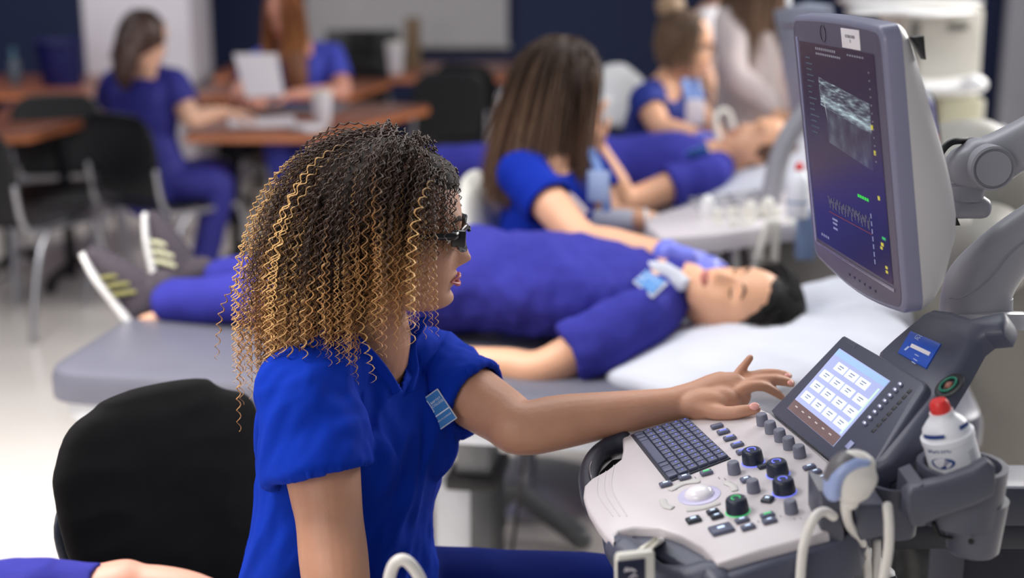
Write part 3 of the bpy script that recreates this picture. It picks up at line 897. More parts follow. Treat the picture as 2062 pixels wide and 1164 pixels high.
base = V((P0.x + .10, P0.y + .10, 0))
us = thing('ultrasound_machine', 'grey and white ultrasound machine in front with a big screen on a jointed arm', 'ultrasound machine', base)

OUT = [(1253, 878), (1254, 905), (1250, 924), (1222, 946), (1191, 963), (1176, 978), (1174, 998), (1182, 1022), (1200, 1052), (1216, 1074), (1234, 1092), (1238, 1078), (1246, 1068), (1275, 1061), (1325, 1062), (1369, 1077),
       (1412, 1100), (1430, 1118), (1444, 1133), (1530, 1108), (1610, 1086), (1668, 1070), (1660, 1052), (1648, 1030), (1634, 1004), (1645, 992), (1672, 982), (1700, 962), (1668, 930), (1610, 880), (1552, 832), (1530, 822), (1470, 815), (1400, 826), (1382, 832), (1345, 838), (1320, 850), (1285, 862)]
b = MB(); b.prism([pp(*q) for q in OUT], PN, .014, .004); build('control_panel', b, PANEL, us, angle=50)
SK = [(1195, 985), (1200, 1020), (1222, 1060), (1262, 1086), (1330, 1100), (1400, 1128), (1452, 1146), (1560, 1112), (1672, 1078), (1720, 1050), (1740, 1000), (1716, 960), (1560, 850), (1400, 845), (1300, 870), (1262, 930)]
b = MB(); b.prism([pp(u, v, -.0142) for u, v in SK], PN, .06, .008); build('panel_underside', b, SLATE, us, angle=50)
b = MB(); b.prism([pp(u, v, -.082) for u, v in [(1300, 1010), (1330, 1080), (1480, 1110), (1640, 1070), (1700, 1010), (1600, 900), (1420, 880), (1320, 930)]], PN, .05, .012); build('lower_tray', b, SLATE_D, us, angle=50)
# raised rim lines on the palm rest
b = MB()
for k_ in range(3):
    b.tube([pp(1236 - k_ * 16, 938 + k_ * 12, .0008), pp(1232 - k_ * 14, 985 + k_ * 6, .0008), pp(1262 - k_ * 14, 1040, .0008)], .0007, n=6)
build('palm_rest_groove', b, mat('groove_grey', (205, 200, 202), .5), us)
# left loop handle
b = MB(); b.tube([pp(1256, 876, -.012), pp(1228, 884, -.014), pp(1196, 905, -.016), pp(1180, 940, -.018), pp(1186, 985, -.02), pp(1205, 1005, -.03)], [(.018, .014)] * 6, n=16); build('side_handle', b, SLATE_D, us, angle=180)
b = MB(); b.tube([pp(1191, 930, -.0005), pp(1187, 945, -.0005), pp(1190, 962, -.0005)], [(.003, .001)] * 3, n=8); build('handle_strip', b, CHROME, us, angle=180)
b = MB(); b.prism([pp(u, v, -.030) for u, v in [(1262, 885), (1225, 890), (1200, 915), (1195, 960), (1220, 975), (1262, 950)]], PN, .012, .003); build('handle_well', b, BLACK, us)
# front grip
b = MB(); b.tube([pp(1244, 1080, -.02), pp(1256, 1085, -.022), pp(1290, 1108, -.026), pp(1320, 1124, -.03), pp(1375, 1132, -.03), pp(1425, 1128, -.026), pp(1444, 1140, -.03)], [.020, .022, .020, .020, .023, .023, .02], n=20); build('front_handle', b, SLATE, us, angle=180)
b = MB(); b.prism([pp(u, v, -.03) for u, v in [(1290, 1066), (1330, 1070), (1385, 1092), (1405, 1112), (1330, 1112), (1280, 1092)]], PN, .01, .002); build('handle_recess', b, BLACK, us)

# keyboard
kc = [pp(1272, 878), pp(1385, 845), pp(1470, 924), pp(1346, 972)]   # near-left, far-left, far-right, near-right


def kb(a, c, h=0):   # a along the rows 0..1, c from the space bar to the top row
    return (kc[0] * (1 - a) + kc[3] * a) * (1 - c) + (kc[1] * (1 - a) + kc[2] * a) * c + PN * h


kbo = MB(); kbo.prism([kb(-.01, -.01, .002), kb(1.01, -.01, .002), kb(1.01, 1.01, .002), kb(-.01, 1.01, .002)], PN, .004, .0015); kbd = build('keyboard', kbo, SLATE_D, us)
KEYM = mat('key_slate', (84, 88, 112), .45, var=.05)
GLOW = mat('backlit_blue', (120, 130, 255), .4, emit=.6, var=0)
GLOW2 = mat('backlit_white', (205, 225, 255), .4, emit=.9, var=0)
GREEN = mat('backlit_green', (70, 200, 120), .4, emit=.45, var=0)
keyme = None
for r_ in range(6):
    ncol = 12 if r_ else 7
    x = .015
    for c_ in range(ncol):
        wd = .97 / 12
        if r_ == 0: wd = .97 * ([.07, .07, .07, .5, .07, .11, .11][c_])
        a0, a1 = x + .006, x + wd - .006; x += wd
        c0, c1 = .02 + r_ * .163 + .012, .02 + (r_ + 1) * .163 - .014
        b = MB(); b.prism([kb(a0, c0, .0062), kb(a1, c0, .0062), kb(a1, c1, .0062), kb(a0, c1, .0062)], PN, .004, .001)
        k_ = build('key', b, KEYM, kbd)
        if not (r_ == 0 and c_ == 3):
            pass
glyph = MB()
rr = random.Random(7)
for r_ in range(1, 6):
    for c_ in range(12):
        am = .015 + .97 / 12 * (c_ + .42); cm = .02 + (r_ + .55) * .163
        p = kb(am, cm, .0064); e = (kc[3] - kc[0]).normalized(); f = (kc[1] - kc[0]).normalized()
        glyph.box(p, (.0035 * rr.uniform(.6, 1.3), .0022, .0003), X=e, Zx=PN)
g = build('key_legend', glyph, mat('key_legend_blue', (110, 120, 235), .4, emit=.35, var=0), kbd); g['kind'] = 'stuff'


def button(u, v, wd, dp, m=SLATE, h=.005, glow=GLOW2, bev=.002, az=0, gl=.35, gx=.6, ring=None):
    p = pp(u, v)
    e = (PF * math.cos(az) + W * math.sin(az)).normalized()
    b = MB(); b.box(p + PN * (h / 2 + .0005), (wd, dp, h), X=e, Zx=PN, bev=bev, taper=.94)
    o = build('button', b, m, us)
    if glow:
        b = MB(); b.box(p + PN * (h + .0009), (wd * gl, dp * gl * gx, .0005), X=e, Zx=PN); build('backlit_symbol', b, glow, o)
    return o


BTN = mat('button_slate', (92, 96, 118), .45, var=.04)
BTND = mat('button_dark', (44, 50, 62), .45, var=.04)
for u, v in ((1444, 861), (1457, 872.5), (1470, 885), (1485, 898.5), (1496, 912.5)): button(u, v, .020, .012, BTN, glow=None if v < 865 else GLOW, gl=.5)
button(1538, 942, .018, .010, BTND, glow=None)
button(1503, 969, .017, .013, BTN)
button(1341, 978, .019, .012, BTN); button(1379, 964, .019, .012, BTN); button(1423, 955, .019, .012, BTN, glow=GREEN, gl=.5)
button(1397, 1050, .021, .015, BTND); button(1436, 1034, .018, .011, BTND); button(1444, 1043, .018, .011, BTND)
button(1453, 1069, .032, .024, BTN, gl=.3); button(1495, 1051, .020, .011, BTN); button(1507, 1065, .020, .011, BTN)
button(1546, 1041, .020, .011, BTN, glow=GREEN, gl=.5); button(1550, 1052, .020, .012, BTN, gl=.3)
button(1546, 1009, .016, .016, BTND, az=.8)
for u, v in ((1630, 944), (1642, 954), (1655, 966)): button(u, v, .019, .010, BTN, gl=.3)


def knob(u, v, r, h, m, ring=None, top=None):
    p = pp(u, v)
    b = MB(); b.lathe(p, PN, [(r, 0), (r, h * .3), (r * .93, h * .85), (r * .86, h * .96), (r * .78, h), (r * .3, h * .985)], 28)
    o = build('knob', b, m, us, angle=35)
    if ring:
        b = MB(); b.lathe(p + PN * .0002, PN, [(r * 1.04, 0), (r * 1.1, .0006), (r * 1.04, .0012)], 28); build('glow_ring', b, ring, o)
        b = MB(); b.tube([p + PN * (h + .0005) + (PF * math.cos(a) + W * math.sin(a)) * r * .38 for a in [PI * (.75 + 1.5 * i / 10) for i in range(11)]], .0007, n=6); build('backlit_symbol', b, ring if top is None else top, o)
    return o


for u, v in ((1536, 855), (1553, 871), (1572, 887), (1590, 903), (1611, 920), (1479, 953), (1518, 990), (1594, 1032)): knob(u, v, .0092, .018, mat('knob_grey', (112, 114, 130), .45))
KD = mat('knob_dark', (34, 40, 58), .4)
for u, v, g_ in ((1517, 932, GLOW), (1567, 956, GLOW), (1580, 992, GLOW), (1486, 1031, GREEN)): knob(u, v, .0155, .021, KD, g_)
# trackball
p = pp(1408, 998)
b = MB(); b.lathe(p, PN, [(.030, 0), (.030, .001), (.027, .0022), (.022, .0015)], 36); build('trackball_ring', b, mat('lilac_ring', (196, 192, 222), .3), us)
b = MB(); b.ell(p + PN * .002, (.0205, .0205, .0125), X=PF, Zx=PN, nu=28, nv=16); build('trackball', b, mat('trackball_white', (238, 234, 240), .15, coat=.5), us, angle=180)
for pts in ([(1350, 988), (1375, 975), (1408, 970)], [(1334, 1008), (1340, 1020), (1354, 1024)], [(1384, 1028), (1415, 1024), (1447, 1014)], [(1462, 973), (1476, 980), (1480, 989)]):
    b = MB(); b.tube([pp(u, v, .001) for u, v in pts], [(.0052, .0018)] * 3, side=PN.cross((pp(*pts[2]) - pp(*pts[0]))), n=12, k=5); build('soft_key', b, mat('softkey_grey', (196, 194, 192), .5), us)
# printed marks on the panel
b = MB()
for u, v in ((1362, 985), (1400, 962), (1448, 963), (1460, 965), (1572, 1040), (1600, 1046), (1612, 1044), (1527, 1051)): b.box(pp(u, v, .0004), (.006, .0012, .0004), X=W, Zx=PN)
o_ = build('printed_mark', b, GREY, us)

# touch screen -------------------------------------------------------
T45 = math.radians(46)
TU = (F0 * math.cos(T45) + V((0, 0, 1)) * math.sin(T45)); TNn = (V((0, 0, 1)) * math.cos(T45) - F0 * math.sin(T45))
TP = pp(1640, 905, .004)


def ts(u, v, h=0): return ONP(u, v, TP, TNn) + TNn * h


face = [(1694, 678), (1700, 675), (1858, 766), (1863, 774), (1862, 784), (1738, 975), (1732, 976), (1556, 834), (1552, 826)]
b = MB(); b.prism([ts(*q) for q in face], TNn, .038, .004); tsc = build('touch_screen', b, SLATE, us, angle=50)
DC = [ts(1691, 704), ts(1790, 768), ts(1678, 897), ts(1588, 822)]   # TL TR BR BL


def dc(a, c, h=.0006): return (DC[0] * (1 - a) + DC[1] * a) * (1 - c) + (DC[3] * (1 - a) + DC[2] * a) * c + TNn * h


def quad(f, a0, c0, a1, c1, h, m, name, par, th=.0004):
    b = MB()
    n_ = (f(1, 0, 0) - f(0, 0, 0)).cross(f(0, 1, 0) - f(0, 0, 0)).normalized()
    s_ = 1 if n_.dot(f(0, 0, .01) - f(0, 0, 0)) > 0 else -1
    b.prism([f(a0, c0, h), f(a1, c0, h), f(a1, c1, h), f(a0, c1, h)], n_ * s_, th); return build(name, b, m, par)


scr = quad(dc, -.015, -.012, 1.015, 1.012, .0006, mat('display_lilac', (160, 168, 210), .25, emit=.55, var=.05, nscale=3), 'display', tsc, .001)
quad(dc, -.01, .86, 1.01, 1.01, .001, mat('display_brown', (104, 84, 84), .3, emit=.5, var=.12, nscale=30), 'tool_bar', scr, .0003)
quad(dc, -.01, .0, 1.01, .09, .001, mat('display_blue', (150, 180, 214), .3, emit=.55), 'title_bar', scr, .0003)
KEYT = mat('display_key', (214, 222, 222), .3, emit=.72, var=.03)
TXT = mat('display_text', (130, 140, 170), .4, emit=.3)
for r_, cs in enumerate(([.17, .40, .63], [.06, .29, .52, .77], [.06, .30, .54, .78], [.06, .30, .54, .78])):
    for a in cs:
        c0 = .14 + r_ * .18
        k_ = quad(dc, a - .02, c0, a + .185, c0 + .115, .0012, KEYT, 'touch_key', scr, .0003)
        quad(dc, a + .04, c0 + .03, a + .13, c0 + .045, .0016, TXT, 'label_line', k_, .0002)
        quad(dc, a + .04, c0 + .065, a + .11, c0 + .078, .0016, TXT, 'label_line', k_, .0002)
quad(dc, .955, .14, .985, .84, .0012, mat('display_scroll', (190, 215, 200), .3, emit=.6), 'scroll_bar', scr, .0003)
for i in range(6): quad(dc, .08 + i * .15, .915, .08 + i * .15 + .05, .93, .0014, mat('display_dim', (190, 180, 180), .3, emit=.4), 'tool_icon', scr, .0002)
for i in range(8):
    u0, v0 = 1815 - i * 10.2, 776 + i * 11.2
    b = MB(); p = ts(u0, v0); b.box(p + TNn * .0025, (.0085, .0055, .005), X=W, Zx=TNn, bev=.0018); build('slider_knob', b, mat('silver_knob', (196, 200, 232), .2, .4), tsc)
    b = MB(); p = ts(u0 + 16.5, v0 + 12.5); b.box(p + TNn * .0006, (.006, .0075, .001), X=W, Zx=TNn, bev=.0004); build('slider_slot', b, BLACK, tsc)
b = MB(); b.box(ts(1712, 897) + TNn * .001, (.013, .013, .002), X=W, Zx=TNn, bev=.001); o_ = build('button', b, mat('button_lilac', (150, 155, 200), .4), tsc)
text('lettering', 'LOGIQ', .009, ts(1716, 692, .0006), W, TU, mat('faint_print', (112, 114, 130), .5), tsc, .0001)

# neck column behind the touch screen ---------------------------------
COLP_ = V((P0.x + .42, P0.y + .13, 0))
NP = ts(1862, 790)     # plane of the slanted column front, a little behind the screen
NU = (F0 * math.cos(math.radians(40)) + V((0, 0, 1)) * math.sin(math.radians(40))); NN = (V((0, 0, 1)) * math.cos(math.radians(40)) - F0 * math.sin(math.radians(40)))


def nk(u, v, h=0): return ONP(u, v, NP - NN * .012, NN) + NN * h


NOUT = [(1766, 708), (1795, 680), (1856, 628), (1880, 618), (1915, 622), (1955, 636), (2018, 622), (2024, 640), (2014, 664), (1978, 668), (1958, 684), (1930, 735), (1896, 790), (1850, 850), (1790, 925), (1742, 950), (1700, 930)]
b = MB(); b.prism([nk(*q) for q in NOUT], NN, .034, .012); build('neck_column', b, SLATE, us, angle=50)
b = MB(); b.prism([nk(*q, .0022) for q in [(1835, 668), (1896, 694), (1866, 744), (1809, 712)]], NN, .0024, .0006); st_ = build('blue_sticker', b, mat('sticker_blue', (38, 84, 190), .4, var=.05), us)
b = MB(); b.prism([nk(*q, .0026) for q in [(1838, 694), (1876, 712), (1872, 719), (1834, 701)]], NN, .0004); build('white_strip', b, PAPER, st_)
text('lettering', 'GE', .012, nk(1850, 682, .0026), W, NU, mat('print_pale', (180, 195, 235), .5), st_, .0002)
for i, (u_, v_) in enumerate(((1828, 704), (1848, 718), (1845, 727), (1842, 733))):
    b = MB(); b.box(nk(u_, v_, .0026), (.012 if i else .005, .0012 if i else .008, .0003), X=W, Zx=NN); build('printed_mark', b, mat('print_pale', (180, 195, 235), .5), st_)
p = nk(1914, 780, .002)
b = MB(); b.lathe(p, NN, [(.022, 0), (.022, .002), (.018, .003), (.012, .001)], 28); pr = build('port_ring', b, BLACK, us)
b = MB(); b.tube([p + NN * .004 + (W * math.cos(a) + NU * math.sin(a)) * .0125 for a in [2 * PI * i / 24 for i in range(24)]], .0018, n=6, close_loop=True); build('green_ring', b, mat('port_green', (30, 120, 96), .5), pr)
b = MB(); b.ell(p + NN * .002, (.006, .006, .004), X=W, Zx=NN); build('port_centre', b, mat('port_centre', (150, 96, 84), .5), pr)

# pedestal and base of the machine (under the panel)
b = MB(); b.box((base.x + .05, base.y + .02, .42), (.26, .30, .62), X=F0, bev=.03); build('pedestal', b, SLATE_D, us)
b = MB(); b.box((base.x + .02, base.y + .02, .09), (.62, .5, .12), X=F0, bev=.04); build('machine_base', b, SLATE_D, us)
for a_ in (-1, 1):
    for c_ in (-1, 1):
        q = V((base.x + .02, base.y + .02, .06)) + F0 * (.26 * a_) + W * (.22 * c_)
        b = MB(); b.lathe(q - W * .02, W, [(.03, 0), (.06, .006), (.06, .034), (.03, .04)], 24); build('caster', b, BLACK, us)

# monitor ------------------------------------------------------------
az, tl, ro = .10010, .14277, .02587
MW = V((math.sin(az), -math.cos(az), 0)); MN = V((-math.cos(az), -math.sin(az), 0))
MU = V((0, 0, 1)) * math.cos(tl) + MN * math.sin(tl)
MW, MU = MW * math.cos(ro) + MU * math.sin(ro), MU * math.cos(ro) - MW * math.sin(ro)
MNn = MW.cross(MU); MNn = MNn if MNn.x < 0 else -MNn
MC = V((.49529, 2.10423, 1.28062)); mw, mh = .4188, .3982


def mp(a, c, h=0):   # a 0..1 to the right (towards the camera), c 0..1 downwards
    return MC + MW * ((a - .5) * mw) + MU * ((.5 - c) * mh) + MNn * h


mon = MB()
ol = []
for cx, cy, a0 in ((1 - .05, .055, 0), (.05, .055, 90), (.05, .94, 180), (1 - .05, .94, 270)):
    for a in range(0, 91, 18):
        th = math.radians(a0 + a); ol.append((cx + .05 * math.cos(th), cy - .055 * math.sin(th)))
ol2 = ol + []
ol2 = [(a, c + (.045 * math.sin(PI * min(1, max(0, a))) if c > .9 else -.012 * math.sin(PI * min(1, max(0, a))) if c < .1 else 0)) for a, c in ol2]
dn = []
for i in range(len(ol2)):       # subdivide long edges so the bottom bows
    a_, c_ = ol2[i]; a1, c1 = ol2[(i + 1) % len(ol2)]; dn.append((a_, c_))
    if math.hypot(a1 - a_, c1 - c_) > .3:
        for k_ in range(1, 8):
            t_ = k_ / 8; x_, y_ = a_ + (a1 - a_) * t_, ol[i][1]
            if abs(a1 - a_) > .3:
                y_ = (.995 + .045 * math.sin(PI * x_)) if c_ > .5 else (.0 - .012 * math.sin(PI * x_))
            else: y_ = c_ + (c1 - c_) * t_
            dn.append((x_, y_))
MBZ = mat('monitor_bezel', (128, 128, 152), .35, var=.03)
MBZ2 = mat('monitor_bezel_face', (96, 90, 108), .4, var=.03)
mon.prism([mp(a, c, .0) for a, c in dn], MNn, .026, .006); mo = build('monitor_frame', mon, MBZ, us, angle=60)
b = MB(); b.prism([mp(.5 + (a - .5) * .955, .5 + (c - .5) * .962, .0012) for a, c in dn], MNn, .0015, .0008); build('front_bezel', b, MBZ2, mo, angle=60)
# rear housing, tapering backwards
b = MB()
lay = [(.0, 1.0, 1.0), (.012, .985, .99), (.030, .95, .965), (.048, .90, .91), (.060, .80, .80), (.066, .5, .55)]


def gz(c): return .35 + .85 * math.sin(min(1, max(0, c / .78)) * PI / 2) - .5 * max(0, c - .8) / .2


R_ = []
for dz, kx, ky in lay: R_ += [mp(.5 + (a - .5) * kx * 1.0, .5 + (c - .5) * ky + (.02 if dz > .05 else 0), -.0262 - dz * gz(c)) for a, c in dn]
m_ = len(dn); fs = [tuple(range(m_)), tuple(range(5 * m_ + m_ - 1, 5 * m_ - 1, -1))]
for j in range(5):
    for i in range(m_): fs.append((j * m_ + (i + 1) % m_, j * m_ + i, (j + 1) * m_ + i, (j + 1) * m_ + (i + 1) % m_))
b.add(R_, fs); build('rear_housing', b, mat('monitor_shell', (206, 203, 204), .4, var=.02), mo, angle=35)
b = MB(); b.prism([mp(1.0, .05, -.042), mp(1.0, .05, -.056), mp(1.0, .13, -.056)], MW, .02, .001); build('rear_slot', b, BLACK, mo)

# display image
DM = bpy.data.materials.new('ultrasound_image'); DM.use_nodes = True
nt = DM.node_tree; bs = nt.nodes['Principled BSDF']
bs.inputs['Base Color'].default_value = lin((12, 10, 16)); bs.inputs['Roughness'].default_value = .22
bs.inputs['Emission Strength'].default_value = 1.0
tc = nt.nodes.new('ShaderNodeTexCoord'); sep = nt.nodes.new('ShaderNodeSeparateXYZ'); nt.links.new(tc.outputs['UV'], sep.inputs[0])


def N_(t, **k):
    n_ = nt.nodes.new(t)
    for a_, v_ in k.items(): setattr(n_, a_, v_)
    return n_


def mth(op, a_, b_=None, c_=None):
    n_ = N_('ShaderNodeMath', operation=op)
    for i, x in enumerate((a_, b_, c_)):
        if x is None: continue
        if isinstance(x, (int, float)): n_.inputs[i].default_value = x
        else: nt.links.new(x, n_.inputs[i])
    return n_.outputs[0]


def win(x, a_, b_):     # 1 inside a..b
    return mth('MULTIPLY', mth('GREATER_THAN', x, a_), mth('LESS_THAN', x, b_))


ux, uy = sep.outputs[0], sep.outputs[1]     # uy 0 at top
ns = N_('ShaderNodeTexNoise'); ns.inputs['Scale'].default_value = 22; ns.inputs['Detail'].default_value = 6
mpn = N_('ShaderNodeMapping'); mpn.inputs['Scale'].default_value = (.5, 3.2, 1); nt.links.new(tc.outputs['UV'], mpn.inputs[0]); nt.links.new(mpn.outputs[0], ns.inputs[0])
ns2 = N_('ShaderNodeTexNoise'); ns2.inputs['Scale'].default_value = 9; ns2.inputs['Detail'].default_value = 5; nt.links.new(tc.outputs['UV'], ns2.inputs[0])
slant = mth('SUBTRACT', uy, mth('MULTIPLY', ux, .10))
band = mth('MULTIPLY', win(ux, .26, .9), win(slant, .13, .265))
bright = mth('MULTIPLY', band, mth('POWER', mth('MULTIPLY', ns.outputs[0], 1.6), 5))
d_ = mth('DIVIDE', mth('SUBTRACT', slant, .235), .014)
hot = mth('MULTIPLY', mth('MULTIPLY', win(ux, .27, .9), mth('POWER', 2.718, mth('MULTIPLY', mth('MULTIPLY', d_, d_), -1))), mth('MULTIPLY', ns.outputs[0], 1.2))
lower = mth('MULTIPLY', mth('MULTIPLY', win(ux, .33, .88), win(slant, .265, .43)), mth('MULTIPLY', mth('POWER', mth('MULTIPLY', ns2.outputs[0], 1.5), 4), .35))
tot = mth('ADD', mth('ADD', mth('MULTIPLY', bright, .34), mth('MULTIPLY', hot, .55)), mth('MULTIPLY', lower, .32))
grad = N_('ShaderNodeValToRGB'); nt.links.new(uy, grad.inputs[0])
grad.color_ramp.elements[0].color = lin((48, 38, 52)); grad.color_ramp.elements[1].color = lin((33, 31, 62))
grad.color_ramp.elements[0].position = .45; grad.color_ramp.elements[1].position = .8
mx = N_('ShaderNodeMix', data_type='RGBA', blend_type='ADD'); mx.inputs[0].default_value = 1
cmb = N_('ShaderNodeMix', data_type='RGBA', blend_type='MULTIPLY'); cmb.inputs[0].default_value = 1
cmb.inputs[6].default_value = (.62, .82, .86, 1)
c3 = N_('ShaderNodeCombineColor')
for i in range(3): nt.links.new(tot, c3.inputs[i])
nt.links.new(c3.outputs[0], cmb.inputs[7])
nt.links.new(grad.outputs[0], mx.inputs[6]); nt.links.new(cmb.outputs[2], mx.inputs[7])
nt.links.new(mx.outputs[2], bs.inputs['Emission Color'])
a0, c0, a1, c1 = .075, .095, .915, .905
b = MB(); b.add([mp(a0, c0, .0020), mp(a1, c0, .0020), mp(a1, c1, .0020), mp(a0, c1, .0020)], [(0, 1, 2, 3)])
dsp = build('display', b, DM, mo)
uvl = dsp.data.uv_layers.new(name='UVMap')
for lp in dsp.data.loops:
    q = V(dsp.data.vertices[lp.vertex_index].co) + ORG
    a_ = ((q - MC).dot(MW) / mw + .5 - a0) / (a1 - a0); c_ = ((.5 - (q - MC).dot(MU) / mh) - c0) / (c1 - c0)
    uvl.data[lp.index].uv = (a_, c_)


def sd(a, c, h=.0024): return mp(a0 + (a1 - a0) * a, c0 + (c1 - c0) * c, h)


def mark(name, col, items, em=.6, par=dsp):
    b = MB()
    for a, c, wd, ht in items: b.box(sd(a + wd / 2, c + ht / 2), (wd * (a1 - a0) * mw, ht * (c1 - c0) * mh, .0002), X=MW, Zx=MNn)
    o = build(name, b, mat('mark_%d_%d_%d' % col, col, .5, emit=em, var=0), par); o['kind'] = 'stuff'; return o


rr = random.Random(3)
mark('display_text', (120, 118, 130), [(.26 + i * .028, .015, .02, .012) for i in range(10)] + [(.26 + i * .026, .04, .02, .010) for i in range(13)] + [(.68 + i * .03, .02, .02, .008) for i in range(7)], .3)
mark('display_text', (70, 80, 92), [(.10, .07 + i * .028, rr.uniform(.05, .13), .007) for i in range(14)], .3)
mark('image_scale', (120, 125, 130), [(.92, .08 + i * .035, .012, .006) for i in range(12)], .3)
mark('depth_marker', (190, 180, 60), [(.90, .31, .022, .02), (.91, .42, .02, .02), (.91, .62, .022, .018), (.90, .83, .03, .015), (.89, .85, .025, .012), (.93, .93, .025, .012), (.93, .95, .025, .012)], .5)
mark('green_readout', (50, 190, 70), [(.66 + i * .028, .655 + .0 * i, .022, .014) for i in range(5)], .6)
mark('green_readout', (50, 170, 100), [(.92, .80, .04, .012)], .5)
mark('waveform', (92, 92, 112), [(.24 + i * .012, .735 + .03 * abs(math.sin(i * .9)) * rr.random(), .007, .012 + .03 * abs(math.sin(i * .9))) for i in range(46)], .3)
mark('baseline', (120, 56, 72), [(.24 + i * .02, .815, .017, .004) for i in range(28)], .25)
mark('display_text', (130, 135, 175), [(.09 + i * .03, .955 - .0 * i, .018, .012) for i in range(4)] + [(.28, .84, .07, .01), (.28, .86, .06, .01), (.28, .885, .06, .01)] + [(.80, .72 + i * .035, .012, .022) for i in range(7)], .3)
b = MB(); b.add([sd(.30, .245), sd(.32, .25), sd(.345, .36)], [(0, 1, 2)]); build('caliper_wedge', b, mat('mark_pale', (150, 160, 165), .5, emit=.4), dsp)
# label, emblem, buttons on the bezel
b = MB(); b.box(mp(.70, .055, .0022), (.078, .028, .0012), X=MW, Zx=MNn, bev=.0005); lb = build('white_label', b, PAPER, mo)
text('lettering', 'ULTRASOUND\n15', .0065, mp(.70, .055, .0031), MW, MU, mat('print_grey', (120, 118, 124), .6), lb, .0001)
b = MB(); b.tube([mp(.40, .05, .0022) + (MW * math.cos(a) + MU * math.sin(a)) * .0125 for a in [2 * PI * i / 24 for i in range(24)]], .0006, n=6, close_loop=True); build('round_emblem', b, mat('emblem_dark', (58, 54, 66), .4), mo)
b = MB()
for i in range(6): b.box(mp(.45 + i * .055, .975 + .0 * i, .0022), (.005, .003, .001), X=MW, Zx=MNn)
build('bezel_button', b, mat('bezel_mark', (70, 70, 96), .4), mo)
b = MB(); b.box(mp(.495, .925, .0022), (mw * .86, .0045, .002), X=MW, Zx=MNn, bev=.0008); build('silver_strip', b, mat('silver_strip', (150, 144, 160), .25, .6), mo)
b = MB(); b.box(mp(.068, .5, .0022), (.0055, mh * .84, .003), X=MW, Zx=MNn, bev=.001); build('silver_strip', b, mat('silver_strip2', (170, 170, 205), .25, .5), mo)

# arm ------------------------------------------------------------------
ARM = mat('arm_grey', (150, 150, 158), .4, var=.03)
yA = 2.12


def a_(u, v, y=yA): return A(u, v, y)


b = MB(); b.tube([a_(1868, 428), a_(1895, 418), a_(1920, 416), a_(1972, 416)], [(.02, .012), (.024, .016), (.034, .016), (.026, .017)], side=(0, 1, 0), n=20, power=3); build('swivel_bracket', b, ARM, us, angle=180)
b = MB(); b.lathe(a_(1938, 410), UPV, [(.030, 0), (.031, .002), (.031, .024), (.029, .0255), (.029, .027), (.031, .0285), (.031, .058), (.026, .066), (.01, .070)], 32); build('swivel_post', b, ARM, us, angle=35)
b = MB(); b.prism([a_(1892, 448, 2.09), a_(1928, 440, 2.09), a_(1934, 454, 2.09), (a_(1900, 456, 2.09))], (0, -1, 0), .03); build('stop_block', b, BLACK, us)
b = MB(); b.tube([a_(1948, 338), a_(1968, 332), a_(2000, 322), a_(2060, 288), a_(2140, 240)], [(.034, .034), (.036, .040), (.036, .038), (.034, .034), (.033, .032)], side=(0, 1, 0), n=28, power=2.6); build('upper_arm', b, ARM, us, angle=180)
b = MB(); b.lathe(a_(1998, 338, yA - .045), (0, -1, 0), [(.033, -.03), (.033, .005), (.030, .008), (.029, .0045), (.027, .0045), (.026, .008), (.01, .009)], 36); build('pivot_cap', b, ARM, us, angle=35)
b = MB(); b.tube([a_(2140, 240), a_(2200, 330), a_(2140, 430)], [.04, .045, .04], n=20); build('elbow_joint', b, ARM, us, angle=180)
b = MB(); b.tube([a_(1965, 640), a_(1966, 605), a_(1975, 570), a_(2010, 525), a_(2060, 480), a_(2140, 425)], [(.055, .055), (.054, .054), (.05, .052), (.045, .046), (.042, .042), (.04, .04)], side=(0, 1, 0), n=32); build('lower_arm', b, ARM, us, angle=180)
b = MB(); b.lathe(a_(1978, 648), UPV, [(.066, -.012), (.068, 0), (.066, .012), (.06, .016)], 36); build('arm_base', b, mat('arm_base_grey', (170, 170, 176), .35), us)
b = MB(); b.tube([a_(1912, 600, yA - .05), a_(1940, 598, yA - .055), a_(1990, 560, yA - .055), a_(2030, 510, yA - .05), a_(2070, 478, yA - .046)], .0012, n=6); build('seam_line', b, GREY, us)
b = MB(); b.tube([a_(1975, 283, yA + .03), a_(1950, 283, yA + .02), a_(1915, 287, yA), a_(1893, 312, yA), a_(1886, 350, yA), a_(1887, 405, yA), a_(1880, 425, yA)], .0052, n=12); build('black_cable', b, BLACK, us, angle=180)

# right side holders -----------------------------------------------------
yH = P0.y - .12


def h_(u, v, y=yH): return A(u, v, y)


HO = mat('holder_slate', (78, 80, 94), .42, var=.04, bump=.04, bscale=400)
CUP = pp(1952, 948, -.0) if False else A(1938, 945, 1.745)
# bottle cup: ring + lower cup
b = MB(); cx = A(1935, 965, 1.745)
b.shell([cx + V((0, 0, -.055)), cx + V((0, 0, -.02)), cx + V((0, 0, .022))], [(.052, .052), (.056, .056), (.058, .058)], .008, n=32, k=3)
build('cup_holder_ring', b, HO, us, angle=60)
cl = A(1962, 1060, 1.74)
b = MB(); b.lathe(cl + V((0, 0, -.035)), (0, 0, 1), [(.030, 0), (.034, .004), (.040, .07), (.041, .075)], 32); build('cup_holder_base', b, HO, us)
b = MB(); b.prism([A(u, v, 1.672) for u, v in [(1824, 996), (1840, 984), (1900, 972), (1960, 950), (1992, 930), (2006, 942), (2008, 975), (2004, 1000), (1970, 1018), (1900, 1042), (1850, 1064), (1834, 1060), (1826, 1030)]], (0, -1, 0), .022, .006); build('holder_wall', b, HO, us, angle=60)
